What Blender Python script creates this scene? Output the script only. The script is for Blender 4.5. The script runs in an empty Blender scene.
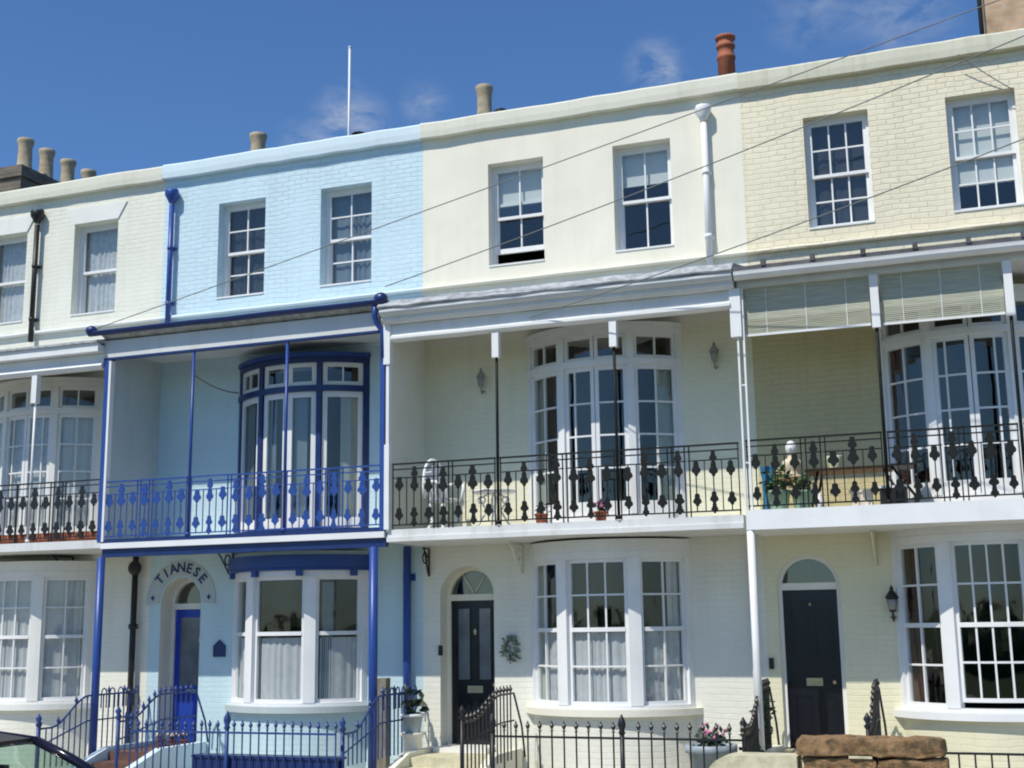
import bpy, bmesh, math, random
from mathutils import Vector, Matrix, noise
random.seed(7)
PI = math.pi
scene = bpy.context.scene
COL = scene.collection

# ------------------------------------------------------------------ materials
def nt(name):
    m = bpy.data.materials.new(name); m.use_nodes = True
    t = m.node_tree; t.nodes.clear()
    out = t.nodes.new('ShaderNodeOutputMaterial'); b = t.nodes.new('ShaderNodeBsdfPrincipled')
    t.links.new(b.outputs[0], out.inputs[0])
    return m, t, b, out

def N(t, kind, **kw):
    n = t.nodes.new(kind)
    for k, v in kw.items():
        if k in n.inputs: n.inputs[k].default_value = v
        else: setattr(n, k, v)
    return n

def ramp(t, stops):
    r = t.nodes.new('ShaderNodeValToRGB'); e = r.color_ramp.elements
    e[0].position, e[0].color = stops[0][0], (*stops[0][1], 1)
    e[1].position, e[1].color = stops[-1][0], (*stops[-1][1], 1)
    for p, c in stops[1:-1]:
        x = e.new(p); x.color = (*c, 1)
    return r

def mul(c, k): return tuple(min(1, max(0, x*k)) for x in c)

def paint(name, col, rough=.55, brick=0., grime=.12, scale=1., bump=.25, stain=(.30, .28, .22), peel=0., spec=.3):
    """painted masonry / wood / metal: colour drift, rain streaks, optional brick courses in relief"""
    m, t, b, out = nt(name)
    L = t.links.new
    tc = N(t, 'ShaderNodeTexCoord')
    n1 = N(t, 'ShaderNodeTexNoise', Scale=1.1*scale, Detail=5., Roughness=.6)
    L(tc.outputs['Object'], n1.inputs['Vector'])
    mp = N(t, 'ShaderNodeMapping'); mp.inputs['Scale'].default_value = (5*scale, 5*scale, .45*scale)
    L(tc.outputs['Object'], mp.inputs['Vector'])
    n2 = N(t, 'ShaderNodeTexNoise', Scale=1., Detail=4., Roughness=.65); L(mp.outputs[0], n2.inputs['Vector'])
    r1 = ramp(t, [(.3, mul(col, .93)), (.7, mul(col, 1.04))]); L(n1.outputs[0], r1.inputs[0])
    r2 = ramp(t, [(.5, (0, 0, 0)), (.85, (1, 1, 1))]); L(n2.outputs[0], r2.inputs[0])
    mg = N(t, 'ShaderNodeMath', operation='MULTIPLY'); L(r2.outputs[0], mg.inputs[0]); mg.inputs[1].default_value = grime
    mix = N(t, 'ShaderNodeMix', data_type='RGBA'); L(mg.outputs[0], mix.inputs[0]); L(r1.outputs[0], mix.inputs[6])
    mix.inputs[7].default_value = (*[c*s*1.8 for c, s in zip(col, stain)], 1)
    last = mix.outputs[2]
    if peel > 0:
        n4 = N(t, 'ShaderNodeTexNoise', Scale=9*scale, Detail=6., Roughness=.7); L(tc.outputs['Object'], n4.inputs['Vector'])
        r4 = ramp(t, [(.62-peel*.2, (0, 0, 0)), (.66-peel*.2, (1, 1, 1))]); L(n4.outputs[0], r4.inputs[0])
        mx = N(t, 'ShaderNodeMix', data_type='RGBA'); L(r4.outputs[0], mx.inputs[0]); L(last, mx.inputs[6])
        mx.inputs[7].default_value = (*mul(col, .45), 1); last = mx.outputs[2]
    n3 = N(t, 'ShaderNodeTexNoise', Scale=38*scale, Detail=3.); L(tc.outputs['Object'], n3.inputs['Vector'])
    bp = N(t, 'ShaderNodeBump', Strength=bump, Distance=.006); L(n3.outputs[0], bp.inputs['Height'])
    nrm = bp.outputs[0]
    if brick > 0:
        sx = N(t, 'ShaderNodeSeparateXYZ'); L(tc.outputs['Object'], sx.inputs[0])
        ad = N(t, 'ShaderNodeMath', operation='ADD'); L(sx.outputs[0], ad.inputs[0]); L(sx.outputs[1], ad.inputs[1])
        wz = N(t, 'ShaderNodeTexNoise', Scale=1.6, Detail=2.); L(tc.outputs['Object'], wz.inputs['Vector'])
        wm = N(t, 'ShaderNodeMath', operation='MULTIPLY_ADD'); L(wz.outputs[0], wm.inputs[0]); wm.inputs[1].default_value = .09; L(sx.outputs[2], wm.inputs[2])
        cx = N(t, 'ShaderNodeCombineXYZ'); L(ad.outputs[0], cx.inputs[0]); L(wm.outputs[0], cx.inputs[1])
        bk = N(t, 'ShaderNodeTexBrick', Scale=1.)
        bk.inputs['Brick Width'].default_value = .23; bk.inputs['Row Height'].default_value = .078
        bk.inputs['Mortar Size'].default_value = .009; bk.inputs['Mortar Smooth'].default_value = .6
        bk.inputs['Color1'].default_value = (1, 1, 1, 1); bk.inputs['Color2'].default_value = (.72, .72, .72, 1); bk.inputs['Mortar'].default_value = (.15, .15, .15, 1)
        L(cx.outputs[0], bk.inputs['Vector'])
        lum = N(t, 'ShaderNodeTexNoise', Scale=7., Detail=3.); L(tc.outputs['Object'], lum.inputs['Vector'])
        hm = N(t, 'ShaderNodeMath', operation='MULTIPLY_ADD'); L(lum.outputs[0], hm.inputs[0]); hm.inputs[1].default_value = 1.1; L(bk.outputs['Color'], hm.inputs[2])
        wr = N(t, 'ShaderNodeTexNoise', Scale=.9, Detail=4., Roughness=.6); L(tc.outputs['Object'], wr.inputs['Vector'])
        wm2 = N(t, 'ShaderNodeMapRange'); L(wr.outputs[0], wm2.inputs[0]); wm2.inputs[1].default_value = .33; wm2.inputs[2].default_value = .68; wm2.inputs[3].default_value = .4*brick; wm2.inputs[4].default_value = min(1., 1.15*brick)
        b2 = N(t, 'ShaderNodeBump', Distance=.012); L(wm2.outputs[0], b2.inputs['Strength']); L(hm.outputs[0], b2.inputs['Height']); L(nrm, b2.inputs['Normal']); nrm = b2.outputs[0]
        tint = N(t, 'ShaderNodeMix', data_type='RGBA', blend_type='MULTIPLY'); tint.inputs[0].default_value = .045
        L(last, tint.inputs[6]); L(bk.outputs['Color'], tint.inputs[7]); last = tint.outputs[2]
    L(last, b.inputs['Base Color']); L(nrm, b.inputs['Normal'])
    b.inputs['Roughness'].default_value = rough; b.inputs['Specular IOR Level'].default_value = spec
    return m

def plain(name, col, rough=.5, metal=0., var=.15, scale=6., bump=.15, spec=.5):
    m, t, b, out = nt(name); L = t.links.new
    tc = N(t, 'ShaderNodeTexCoord'); n = N(t, 'ShaderNodeTexNoise', Scale=scale, Detail=5., Roughness=.62); L(tc.outputs['Object'], n.inputs['Vector'])
    r = ramp(t, [(.28, mul(col, 1-var)), (.72, mul(col, 1+var))]); L(n.outputs[0], r.inputs[0]); L(r.outputs[0], b.inputs['Base Color'])
    bp = N(t, 'ShaderNodeBump', Strength=bump, Distance=.01); L(n.outputs[0], bp.inputs['Height']); L(bp.outputs[0], b.inputs['Normal'])
    b.inputs['Roughness'].default_value = rough; b.inputs['Metallic'].default_value = metal; b.inputs['Specular IOR Level'].default_value = spec
    return m

def blotch(name, stops, scale=5., rough=.8, bump=.5, dist=.02, stretch=(1, 1, 1)):
    m, t, b, out = nt(name); L = t.links.new
    tc = N(t, 'ShaderNodeTexCoord'); mp = N(t, 'ShaderNodeMapping'); mp.inputs['Scale'].default_value = stretch
    L(tc.outputs['Object'], mp.inputs['Vector'])
    n = N(t, 'ShaderNodeTexNoise', Scale=scale, Detail=7., Roughness=.65); L(mp.outputs[0], n.inputs['Vector'])
    r = ramp(t, stops); L(n.outputs[0], r.inputs[0]); L(r.outputs[0], b.inputs['Base Color'])
    bp = N(t, 'ShaderNodeBump', Strength=bump, Distance=dist); L(n.outputs[0], bp.inputs['Height']); L(bp.outputs[0], b.inputs['Normal'])
    b.inputs['Roughness'].default_value = rough
    return m

def brickwork(name, c1, c2, mortar):
    m, t, b, out = nt(name); L = t.links.new
    tc = N(t, 'ShaderNodeTexCoord'); sx = N(t, 'ShaderNodeSeparateXYZ'); L(tc.outputs['Object'], sx.inputs[0])
    ad = N(t, 'ShaderNodeMath', operation='ADD'); L(sx.outputs[0], ad.inputs[0]); L(sx.outputs[1], ad.inputs[1])
    cx = N(t, 'ShaderNodeCombineXYZ'); L(ad.outputs[0], cx.inputs[0]); L(sx.outputs[2], cx.inputs[1])
    bk = N(t, 'ShaderNodeTexBrick', Scale=1.)
    bk.inputs['Brick Width'].default_value = .23; bk.inputs['Row Height'].default_value = .077; bk.inputs['Mortar Size'].default_value = .01
    bk.inputs['Color1'].default_value = (*c1, 1); bk.inputs['Color2'].default_value = (*c2, 1); bk.inputs['Mortar'].default_value = (*mortar, 1)
    L(cx.outputs[0], bk.inputs['Vector'])
    n = N(t, 'ShaderNodeTexNoise', Scale=3., Detail=6.); L(tc.outputs['Object'], n.inputs['Vector'])
    r = ramp(t, [(.3, (.45, .42, .36)), (.7, (1.1, 1.05, 1.))]); L(n.outputs[0], r.inputs[0])
    mx = N(t, 'ShaderNodeMix', data_type='RGBA', blend_type='MULTIPLY'); mx.inputs[0].default_value = .8
    L(bk.outputs['Color'], mx.inputs[6]); L(r.outputs[0], mx.inputs[7]); L(mx.outputs[2], b.inputs['Base Color'])
    bp = N(t, 'ShaderNodeBump', Strength=.6, Distance=.012); L(bk.outputs['Color'], bp.inputs['Height']); L(bp.outputs[0], b.inputs['Normal'])
    b.inputs['Roughness'].default_value = .9
    return m

def glass(name, tint=(.86, .90, .91), refl=.9):
    """thin window glass: transmits with a slight tint, mirrors by the viewing angle, faintly wavy like old panes"""
    m, t, b, out = nt(name); L = t.links.new; t.nodes.remove(b)
    tc = N(t, 'ShaderNodeTexCoord'); n = N(t, 'ShaderNodeTexNoise', Scale=2.2, Detail=1.); L(tc.outputs['Object'], n.inputs['Vector'])
    bp = N(t, 'ShaderNodeBump', Strength=.10, Distance=.05); L(n.outputs[0], bp.inputs['Height'])
    tr = N(t, 'ShaderNodeBsdfTransparent', Color=(*tint, 1)); gl = N(t, 'ShaderNodeBsdfGlossy', Roughness=.03, Color=(refl, refl*.95, refl*.87, 1)); L(bp.outputs[0], gl.inputs['Normal'])
    lw = N(t, 'ShaderNodeLayerWeight', Blend=.5); pw = N(t, 'ShaderNodeMath', operation='POWER'); L(lw.outputs['Facing'], pw.inputs[0]); pw.inputs[1].default_value = 4.
    mm = N(t, 'ShaderNodeMath', operation='MULTIPLY_ADD'); L(pw.outputs[0], mm.inputs[0]); mm.inputs[1].default_value = .85; mm.inputs[2].default_value = .105
    mx = N(t, 'ShaderNodeMixShader'); L(mm.outputs[0], mx.inputs[0]); L(tr.outputs[0], mx.inputs[1]); L(gl.outputs[0], mx.inputs[2]); L(mx.outputs[0], out.inputs[0])
    return m

def cloth(name, col, trans=.45, open_=0., pattern=0.):
    m, t, b, out = nt(name); L = t.links.new; t.nodes.remove(b)
    d = N(t, 'ShaderNodeBsdfDiffuse', Color=(*col, 1)); tl = N(t, 'ShaderNodeBsdfTranslucent', Color=(*col, 1))
    mx = N(t, 'ShaderNodeMixShader'); mx.inputs[0].default_value = trans; L(d.outputs[0], mx.inputs[1]); L(tl.outputs[0], mx.inputs[2])
    res = mx.outputs[0]
    if open_ > 0:
        tc = N(t, 'ShaderNodeTexCoord'); v = N(t, 'ShaderNodeTexVoronoi', Scale=9.); L(tc.outputs['Object'], v.inputs['Vector'])
        r = ramp(t, [(.25, (open_*1.5,)*3), (.5, (open_*.6,)*3)]); L(v.outputs[0], r.inputs[0])
        tr = N(t, 'ShaderNodeBsdfTransparent'); m2 = N(t, 'ShaderNodeMixShader'); L(r.outputs[0], m2.inputs[0]); L(res, m2.inputs[1]); L(tr.outputs[0], m2.inputs[2]); res = m2.outputs[0]
    L(res, out.inputs[0])
    return m

M = {}
M['a_wall'] = paint('cream_painted_brick', (.79, .79, .69), .6, brick=.5, grime=.24)
M['a_trim'] = paint('white_trim_paint', (.80, .80, .76), .5, grime=.22, bump=.12)
M['b_wall'] = paint('pale_blue_painted_brick', (.58, .75, .83), .6, brick=.8, grime=.2)
M['b_low'] = paint('sky_blue_painted_brick', (.54, .71, .76), .6, brick=.4, grime=.12)
M['b_cope'] = paint('pale_blue_coping', (.66, .79, .86), .6, grime=.15)
M['b_grey'] = paint('grey_blue_render', (.48, .55, .56), .65, grime=.25)
M['c_up'] = paint('ivory_smooth_render', (.81, .785, .665), .6, grime=.15, bump=.35)
M['c_low'] = paint('cream_painted_brick_ivory', (.77, .77, .68), .6, brick=.45, grime=.12)
M['c_shelter'] = paint('cream_balcony_wall', (.80, .78, .60), .6, brick=.45, grime=.2)
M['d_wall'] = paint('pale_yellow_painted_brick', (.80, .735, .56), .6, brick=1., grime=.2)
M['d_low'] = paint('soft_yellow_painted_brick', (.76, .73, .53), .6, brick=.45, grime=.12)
M['d_shade'] = paint('shade_darkened_yellow_wall', (.60, .53, .30), .6, brick=.7, grime=.25)  # same yellow wall, its colour darkened for the shade under the canopy
M['cope'] = paint('weathered_coping', (.74, .73, .62), .7, grime=.35, stain=(.3, .3, .24))
M['cope_d'] = paint('lichen_coping', (.66, .645, .52), .8, grime=.6, stain=(.30, .31, .2), scale=1.6)
M['white'] = paint('white_joinery_paint', (.80, .81, .81), .4, grime=.10, bump=.08, scale=2)
M['white_worn'] = paint('worn_white_boards', (.70, .71, .70), .55, grime=.55, bump=.2)
M['greyboard'] = paint('grey_white_boards', (.66, .68, .68), .55, grime=.3, bump=.2)
M['blue'] = paint('royal_blue_gloss', (.020, .066, .29), .38, grime=.4, bump=.2, scale=3, peel=.04, spec=.5)
M['navy'] = plain('dark_blue_gloss', (.011, .030, .13), .35, var=.2)
M['door_blue'] = plain('bright_blue_gloss', (.012, .05, .42), .28, var=.1, scale=3, bump=.05)
M['black'] = plain('black_iron_paint', (.012, .012, .013), .45, var=.3)
M['iron'] = plain('dark_grey_iron', (.009, .011, .010), .6, var=.5, spec=.25)
M['door_black'] = plain('black_gloss_door', (.008, .009, .014), .22, var=.2, scale=3, bump=.05)
M['lead'] = blotch('weathered_lead', [(.3, (.22, .23, .24)), (.5, (.38, .40, .41)), (.62, (.50, .52, .53)), (.75, (.42, .44, .45))], 9., .6, .5, .02, (1, 1, 1))
M['slate'] = blotch('dark_slate', [(.3, (.05, .05, .055)), (.7, (.12, .12, .125))], 5., .7)
M['door_glass'] = plain('dark_blue_grey_door_glass', (.13, .15, .18), .12, var=.3, scale=3., bump=.1, spec=.8)
M['lamp_grey'] = plain('pale_grey_lamp_metal', (.30, .30, .27), .5, var=.3)
M['fence_blue'] = plain('slate_blue_fence_paint', (.020, .052, .19), .45, var=.35)
M['glass'] = glass('window_glass')
M['car_glass'] = glass('green_car_glass', (.72, .86, .79))
M['lace'] = cloth('white_lace', (.90, .91, .92), .3, .14)
M['net'] = cloth('white_net_curtain', (.92, .92, .92), .3, .05)
M['blind'] = cloth('pale_roller_blind', (.86, .88, .86), .25)
M['pane_grey'] = cloth('pane_greying_sheet', (.075, .082, .095), .2, .1)  # sheet added behind two top windows to turn their dark panes grey
M['curt_pale'] = cloth('pale_green_curtain', (.55, .60, .52), .3)
M['curt_red'] = cloth('dark_red_curtain', (.06, .014, .013), .25)
M['curt_grey'] = cloth('grey_blue_curtain', (.24, .30, .36), .25)
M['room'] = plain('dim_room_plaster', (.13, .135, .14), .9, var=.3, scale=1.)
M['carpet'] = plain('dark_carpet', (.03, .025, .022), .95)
M['brick'] = brickwork('yellow_red_stock_brick', (.72, .50, .32), (.60, .42, .28), (.58, .50, .40))
M['brick_old'] = brickwork('sooty_brick', (.20, .165, .13), (.15, .13, .105), (.22, .21, .19))
M['pot_buff'] = blotch('buff_clay_pot', [(.3, (.30, .24, .16)), (.6, (.50, .42, .29)), (.8, (.22, .19, .14))], 5., .85, .2, .01, (1, 1, 2))
M['terracotta'] = blotch('red_terracotta', [(.3, (.30, .085, .04)), (.7, (.44, .15, .075))], 6., .8, .2)
M['wood'] = blotch('brown_table_wood', [(.3, (.16, .07, .03)), (.7, (.34, .17, .08))], 6., .6, .3, .01, (1, 8, 8))
M['greywood'] = blotch('grey_weathered_post', [(.3, (.12, .11, .08)), (.7, (.26, .24, .18))], 6., .85, .5, .02, (4, 4, 1))
M['stone'] = blotch('brown_rubble_stone', [(.28, (.05, .045, .022)), (.42, (.15, .10, .05)), (.55, (.30, .18, .085)), (.66, (.16, .12, .06)), (.8, (.07, .08, .04))], 6.5, .95, .9, .05)
M['stone_pale'] = blotch('pale_yellow_coping_stone', [(.3, (.42, .40, .26)), (.6, (.66, .62, .44)), (.75, (.36, .34, .22))], 6., .9, .6, .03)
M['tile'] = blotch('red_step_tile', [(.3, (.10, .05, .04)), (.7, (.17, .085, .06))], 6., .7, .3)
M['asphalt'] = blotch('asphalt', [(.3, (.11, .105, .09)), (.7, (.17, .16, .135))], 20., .9, .4)
M['paving'] = blotch('concrete_paving', [(.3, (.40, .37, .29)), (.7, (.52, .48, .38))], 4., .9, .3)
M['grass'] = blotch('mown_grass', [(.3, (.035, .06, .015)), (.7, (.07, .11, .03))], 3., .95, .6)
M['wreath'] = plain('dusty_green_leaves', (.26, .31, .24), .7, var=.35, scale=9)
M['leaf'] = plain('green_leaves', (.045, .10, .03), .55, var=.5, scale=9)
M['leaf_dark'] = plain('dark_leaves', (.02, .045, .022), .55, var=.5, scale=9)
M['pink'] = plain('pink_petals', (.55, .16, .30), .6, var=.3)
M['petal'] = plain('cream_petals', (.7, .62, .5), .6, var=.3)
M['greypot'] = plain('grey_blue_glazed_pot', (.30, .36, .40), .5, var=.25)
M['green_pot'] = plain('pale_green_glaze', (.30, .46, .30), .45, var=.3)
M['lime'] = plain('pale_lime_paint', (.62, .72, .50), .5, var=.12)
M['statue'] = plain('cream_cast_stone', (.72, .62, .46), .8, var=.2, scale=12)
M['blue_bag'] = plain('blue_plastic', (.03, .16, .30), .4, var=.2)
M['brass'] = plain('aged_brass', (.55, .46, .28), .35, 1., var=.2)
M['car'] = plain('dark_plum_car_paint', (.010, .008, .020), .18, var=.1, bump=0, spec=.6)
M['rubber'] = plain('tyre_rubber', (.02, .02, .02), .8)
M['chrome'] = plain('alloy_metal', (.6, .6, .62), .25, 1.)
M['lamp_glass'] = plain('frosted_lamp_glass', (.30, .31, .28), .2, var=.2)
M['bamboo'] = blotch('grey_bamboo_slats', [(.3, (.33, .35, .28)), (.7, (.56, .56, .44))], 4., .7, .3, .01, (.6, 1, 12))
M['cable'] = plain('grey_cable', (.17, .18, .18), .7)
M['dirt'] = plain('potting_soil', (.03, .022, .015), .95)

# ------------------------------------------------------------------ mesh builder
def wloc(o):
    v = Vector((0, 0, 0))
    while o is not None:
        v += o.location; o = o.parent
    return v

class MB:
    def __init__(s): s.v = []; s.f = []; s.mi = []; s.smooth = set()
    def face(s, pts, mi=0, smooth=False):
        i = len(s.v); s.v += [Vector(p) for p in pts]; s.f.append(list(range(i, i+len(pts)))); s.mi.append(mi)
        if smooth: s.smooth.add(len(s.f)-1)
    def hexa(s, c, mi=0):
        """c: 8 corners, bottom ring 0-3 then top ring 4-7"""
        i = len(s.v); s.v += [Vector(p) for p in c]
        for q in ((3, 2, 1, 0), (4, 5, 6, 7), (0, 1, 5, 4), (1, 2, 6, 5), (2, 3, 7, 6), (3, 0, 4, 7)):
            s.f.append([i+k for k in q]); s.mi.append(mi)
    def box(s, x0, x1, y0, y1, z0, z1, mi=0):
        s.hexa([(x0, y0, z0), (x1, y0, z0), (x1, y1, z0), (x0, y1, z0), (x0, y0, z1), (x1, y0, z1), (x1, y1, z1), (x0, y1, z1)], mi); return s
    def prism(s, poly, y0, y1, mi=0):
        """poly in XZ, extruded along Y"""
        n = len(poly); i = len(s.v)
        s.v += [Vector((p[0], y0, p[1])) for p in poly] + [Vector((p[0], y1, p[1])) for p in poly]
        s.f.append(list(range(i, i+n))); s.f.append(list(range(i+2*n-1, i+n-1, -1))); s.mi += [mi, mi]
        for k in range(n):
            j = (k+1) % n; s.f.append([i+k, i+n+k, i+n+j, i+j]); s.mi.append(mi)
        return s
    def prismx(s, poly, x0, x1, mi=0, wob=0., step=None):
        """poly in YZ extruded along X, optionally with small waviness along its length"""
        n = len(poly); k = max(1, int((x1-x0)/step)) if step else 1
        i0 = len(s.v)
        for a in range(k+1):
            x = x0+(x1-x0)*a/k; dz = random.uniform(-wob, wob); dy = random.uniform(-wob, wob)*.6
            s.v += [Vector((x, p[0]+dy, p[1]+dz)) for p in poly]
        s.f.append([i0+q for q in range(n)]); s.mi.append(mi)
        e = i0+k*n; s.f.append([e+q for q in range(n-1, -1, -1)]); s.mi.append(mi)
        for a in range(k):
            for q in range(n):
                r = (q+1) % n; s.f.append([i0+a*n+q, i0+(a+1)*n+q, i0+(a+1)*n+r, i0+a*n+r]); s.mi.append(mi)
        return s
    def tube(s, pts, r, n=6, mi=0, caps=True):
        pts = [Vector(p) for p in pts]; rs = r if isinstance(r, (list, tuple)) else [r]*len(pts)
        i0 = len(s.v); ref = None
        for a, p in enumerate(pts):
            d = (pts[min(a+1, len(pts)-1)]-pts[max(a-1, 0)]).normalized()
            if ref is None:
                ref = Vector((0, 0, 1)) if abs(d.z) < .9 else Vector((1, 0, 0))
            u = (ref-d*ref.dot(d)).normalized(); ref = u; w = d.cross(u)
            for k in range(n):
                an = 2*PI*(k+.5)/n; s.v.append(p+(u*math.cos(an)+w*math.sin(an))*rs[a])
        for a in range(len(pts)-1):
            for k in range(n):
                j = (k+1) % n
                s.f.append([i0+a*n+k, i0+a*n+j, i0+(a+1)*n+j, i0+(a+1)*n+k]); s.mi.append(mi); s.smooth.add(len(s.f)-1)
        if caps:
            s.f.append([i0+k for k in range(n-1, -1, -1)]); s.mi.append(mi)
            e = i0+(len(pts)-1)*n; s.f.append([e+k for k in range(n)]); s.mi.append(mi)
        return s
    def lathe(s, prof, c=(0, 0, 0), n=14, mi=0):
        i0 = len(s.v)
        for r, z in prof:
            for k in range(n):
                a = 2*PI*k/n; s.v.append(Vector((c[0]+r*math.cos(a), c[1]+r*math.sin(a), c[2]+z)))
        for a in range(len(prof)-1):
            for k in range(n):
                j = (k+1) % n; s.f.append([i0+a*n+k, i0+a*n+j, i0+(a+1)*n+j, i0+(a+1)*n+k]); s.mi.append(mi); s.smooth.add(len(s.f)-1)
        s.f.append([i0+k for k in range(n-1, -1, -1)]); s.mi.append(mi)
        e = i0+(len(prof)-1)*n; s.f.append([e+k for k in range(n)]); s.mi.append(mi)
        return s
    def ball(s, c, rx, ry=None, rz=None, n=10, m=7, mi=0):
        ry = ry or rx; rz = rz or rx; i0 = len(s.v)
        for a in range(m+1):
            t = PI*a/m
            for k in range(n):
                p = 2*PI*k/n; s.v.append(Vector((c[0]+rx*math.sin(t)*math.cos(p), c[1]+ry*math.sin(t)*math.sin(p), c[2]-rz*math.cos(t))))
        for a in range(m):
            for k in range(n):
                j = (k+1) % n; s.f.append([i0+a*n+k, i0+a*n+j, i0+(a+1)*n+j, i0+(a+1)*n+k]); s.mi.append(mi); s.smooth.add(len(s.f)-1)
        return s
    def leaves(s, c, r, n, size, mi=0, flat=.7):
        for _ in range(n):
            d = Vector((random.gauss(0, 1), random.gauss(0, 1), random.gauss(0, 1)*flat)).normalized()*r*random.uniform(.35, 1)
            p = Vector(c)+d; L = size*random.uniform(.6, 1.3)
            u = Vector((random.gauss(0, 1), random.gauss(0, 1), random.gauss(0, .6))).normalized(); w = u.orthogonal().normalized()
            s.face([p, p+u*L*.5+w*L*.28, p+u*L, p+u*L*.5-w*L*.28], mi)
        return s
    def build(s, name, mat, parent=None, world=True):
        off = wloc(parent) if (parent is not None and world) else Vector((0, 0, 0))
        me = bpy.data.meshes.new(name); me.from_pydata([tuple(p-off) for p in s.v], [], s.f)
        for m in (mat if isinstance(mat, (list, tuple)) else [mat]): me.materials.append(m)
        me.polygons.foreach_set('material_index', s.mi)
        if s.smooth: me.polygons.foreach_set('use_smooth', [i in s.smooth for i in range(len(s.f))])
        bm = bmesh.new(); bm.from_mesh(me); bmesh.ops.recalc_face_normals(bm, faces=bm.faces); bm.to_mesh(me); bm.free()
        me.update()
        o = bpy.data.objects.new(name, me); COL.objects.link(o)
        if parent is not None: o.parent = parent
        return o

def inst(src, name, parent, loc, rot=(0, 0, 0), sc=(1, 1, 1)):
    o = bpy.data.objects.new(name, src.data if hasattr(src, 'data') else src); COL.objects.link(o)
    o.parent = parent; o.location = loc; o.rotation_euler = rot; o.scale = sc
    return o

def thing(name, label, cat, loc, group=None, rz=0):
    o = bpy.data.objects.new(name, None); COL.objects.link(o); o.empty_display_size = .3
    o.location = loc; o.rotation_euler = (0, 0, rz)
    o['label'] = label; o['category'] = cat
    if group: o['group'] = group
    return o

def struct(o, kind='structure'): o['kind'] = kind; return o

# ------------------------------------------------------------------ bow-window geometry
HALF = 1.16
def bow(sag):
    global SAG, RAD, HA, MUL
    SAG = sag; RAD = (HALF**2+SAG**2)/(2*SAG); HA = math.degrees(math.asin(HALF/RAD)); MUL = math.degrees(math.asin(.51/RAD))
bow(.6)
def arcp(xc, r, deg):
    a = math.radians(deg); return (xc+r*math.sin(a), -(r*math.cos(a)-(RAD-SAG)))
def arcbox(mb, xc, ri, ro, d0, d1, z0, z1, mi=0, step=4.):
    n = max(1, int(math.ceil(abs(d1-d0)/step)))
    for k in range(n):
        a0 = d0+(d1-d0)*k/n; a1 = d0+(d1-d0)*(k+1)/n
        p = [arcp(xc, ro, a0), arcp(xc, ro, a1), arcp(xc, ri, a1), arcp(xc, ri, a0)]
        c = [(x, y, z) for z in (z0, z1) for x, y in p]
        i = len(mb.v); mb.v += [Vector(q) for q in c]
        fs = [(3, 2, 1, 0), (4, 5, 6, 7), (0, 1, 5, 4), (2, 3, 7, 6)]
        if k == 0: fs.append((3, 0, 4, 7))
        if k == n-1: fs.append((1, 2, 6, 5))
        for q in fs: mb.f.append([i+j for j in q]); mb.mi.append(mi)
def arcsheet(mb, xc, r, d0, d1, z0, z1, step=4., wave=0., wl=0.11):
    n = max(2, int(abs(d1-d0)/(step if wave == 0 else 1.0)))
    pr = None
    for k in range(n+1):
        d = d0+(d1-d0)*k/n; s_ = math.radians(d)*r
        rr = r+(wave*(.6+.4*math.sin(s_*5.3+z0))*math.sin(2*PI*s_/wl+2.2*math.sin(s_*7.3+xc)+1.1*math.sin(s_*17)) if wave else 0)
        q = arcp(xc, rr, d)
        if pr: mb.face([(pr[0], pr[1], z0), (q[0], q[1], z0), (q[0], q[1], z1), (pr[0], pr[1], z1)], 0, wave > 0)
        pr = q
def wdeg(w): return math.degrees(w/RAD)

def bow_light(win, xc, d0, d1, z0, z1, cols, rows, mat, meeting=None, stile=.05, rail=.06, gap=0., colw=None, depth=0., bottom=None):
    """one glazed light of a bow window between two angles: sash bars as one sub-part, its glass as another"""
    ro = RAD-.03-depth; ri = ro-.045
    s = MB(); sw = wdeg(stile); bt = bottom or rail
    arcbox(s, xc, ri, ro, d0, d0+sw, z0+gap, z1); arcbox(s, xc, ri, ro, d1-sw, d1, z0+gap, z1)
    arcbox(s, xc, ri, ro, d0+sw, d1-sw, z0+gap, z0+gap+bt); arcbox(s, xc, ri, ro, d0+sw, d1-sw, z1-rail, z1)
    zs = []
    if meeting:
        arcbox(s, xc, ri-.01, ro+.012, d0+sw, d1-sw, meeting-.028, meeting+.028)
        h = rows//2
        for k in range(1, h): zs += [z0+gap+bt+(meeting-.028-z0-gap-bt)*k/h, meeting+.028+(z1-rail-meeting-.028)*k/h]
    else:
        zs = [z0+gap+bt+(z1-rail-z0-gap-bt)*k/rows for k in range(1, rows)]
    mw = wdeg(.024)
    for z in zs: arcbox(s, xc, ri+.008, ro-.004, d0+sw, d1-sw, z-.012, z+.012)
    cs = colw or [k/cols for k in range(1, cols)]
    for c in cs:
        d = d0+sw+(d1-d0-2*sw)*c
        arcbox(s, xc, ri+.006, ro-.002, d-mw/2, d+mw/2, z0+gap+bt, z1-rail)
    s.build('sash', mat, win)
    g = MB(); arcsheet(g, xc, ri+.02, d0+sw*.6, d1-sw*.6, z0+gap+bt*.6, z1-rail*.6); g.build('glass', M['glass'], win)

def bow_curtain(win, xc, d0, d1, z0, z1, mat, wave=.012, wl=.10, name='curtain', back=.075):
    c = MB(); d0 *= HA/54.5; d1 *= HA/54.5; arcsheet(c, xc, RAD-back-.05, d0, d1, z0, z1, wave=wave, wl=wl); c.build(name, mat, win)

# ------------------------------------------------------------------ wall with openings
def arch_pts(xm, hw, zs, n=14, pointed=0.):
    return [(xm+hw*math.cos(PI*k/n), zs+(hw+pointed)*math.sin(PI*k/n)) for k in range(n+1)]     # right to left

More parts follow.
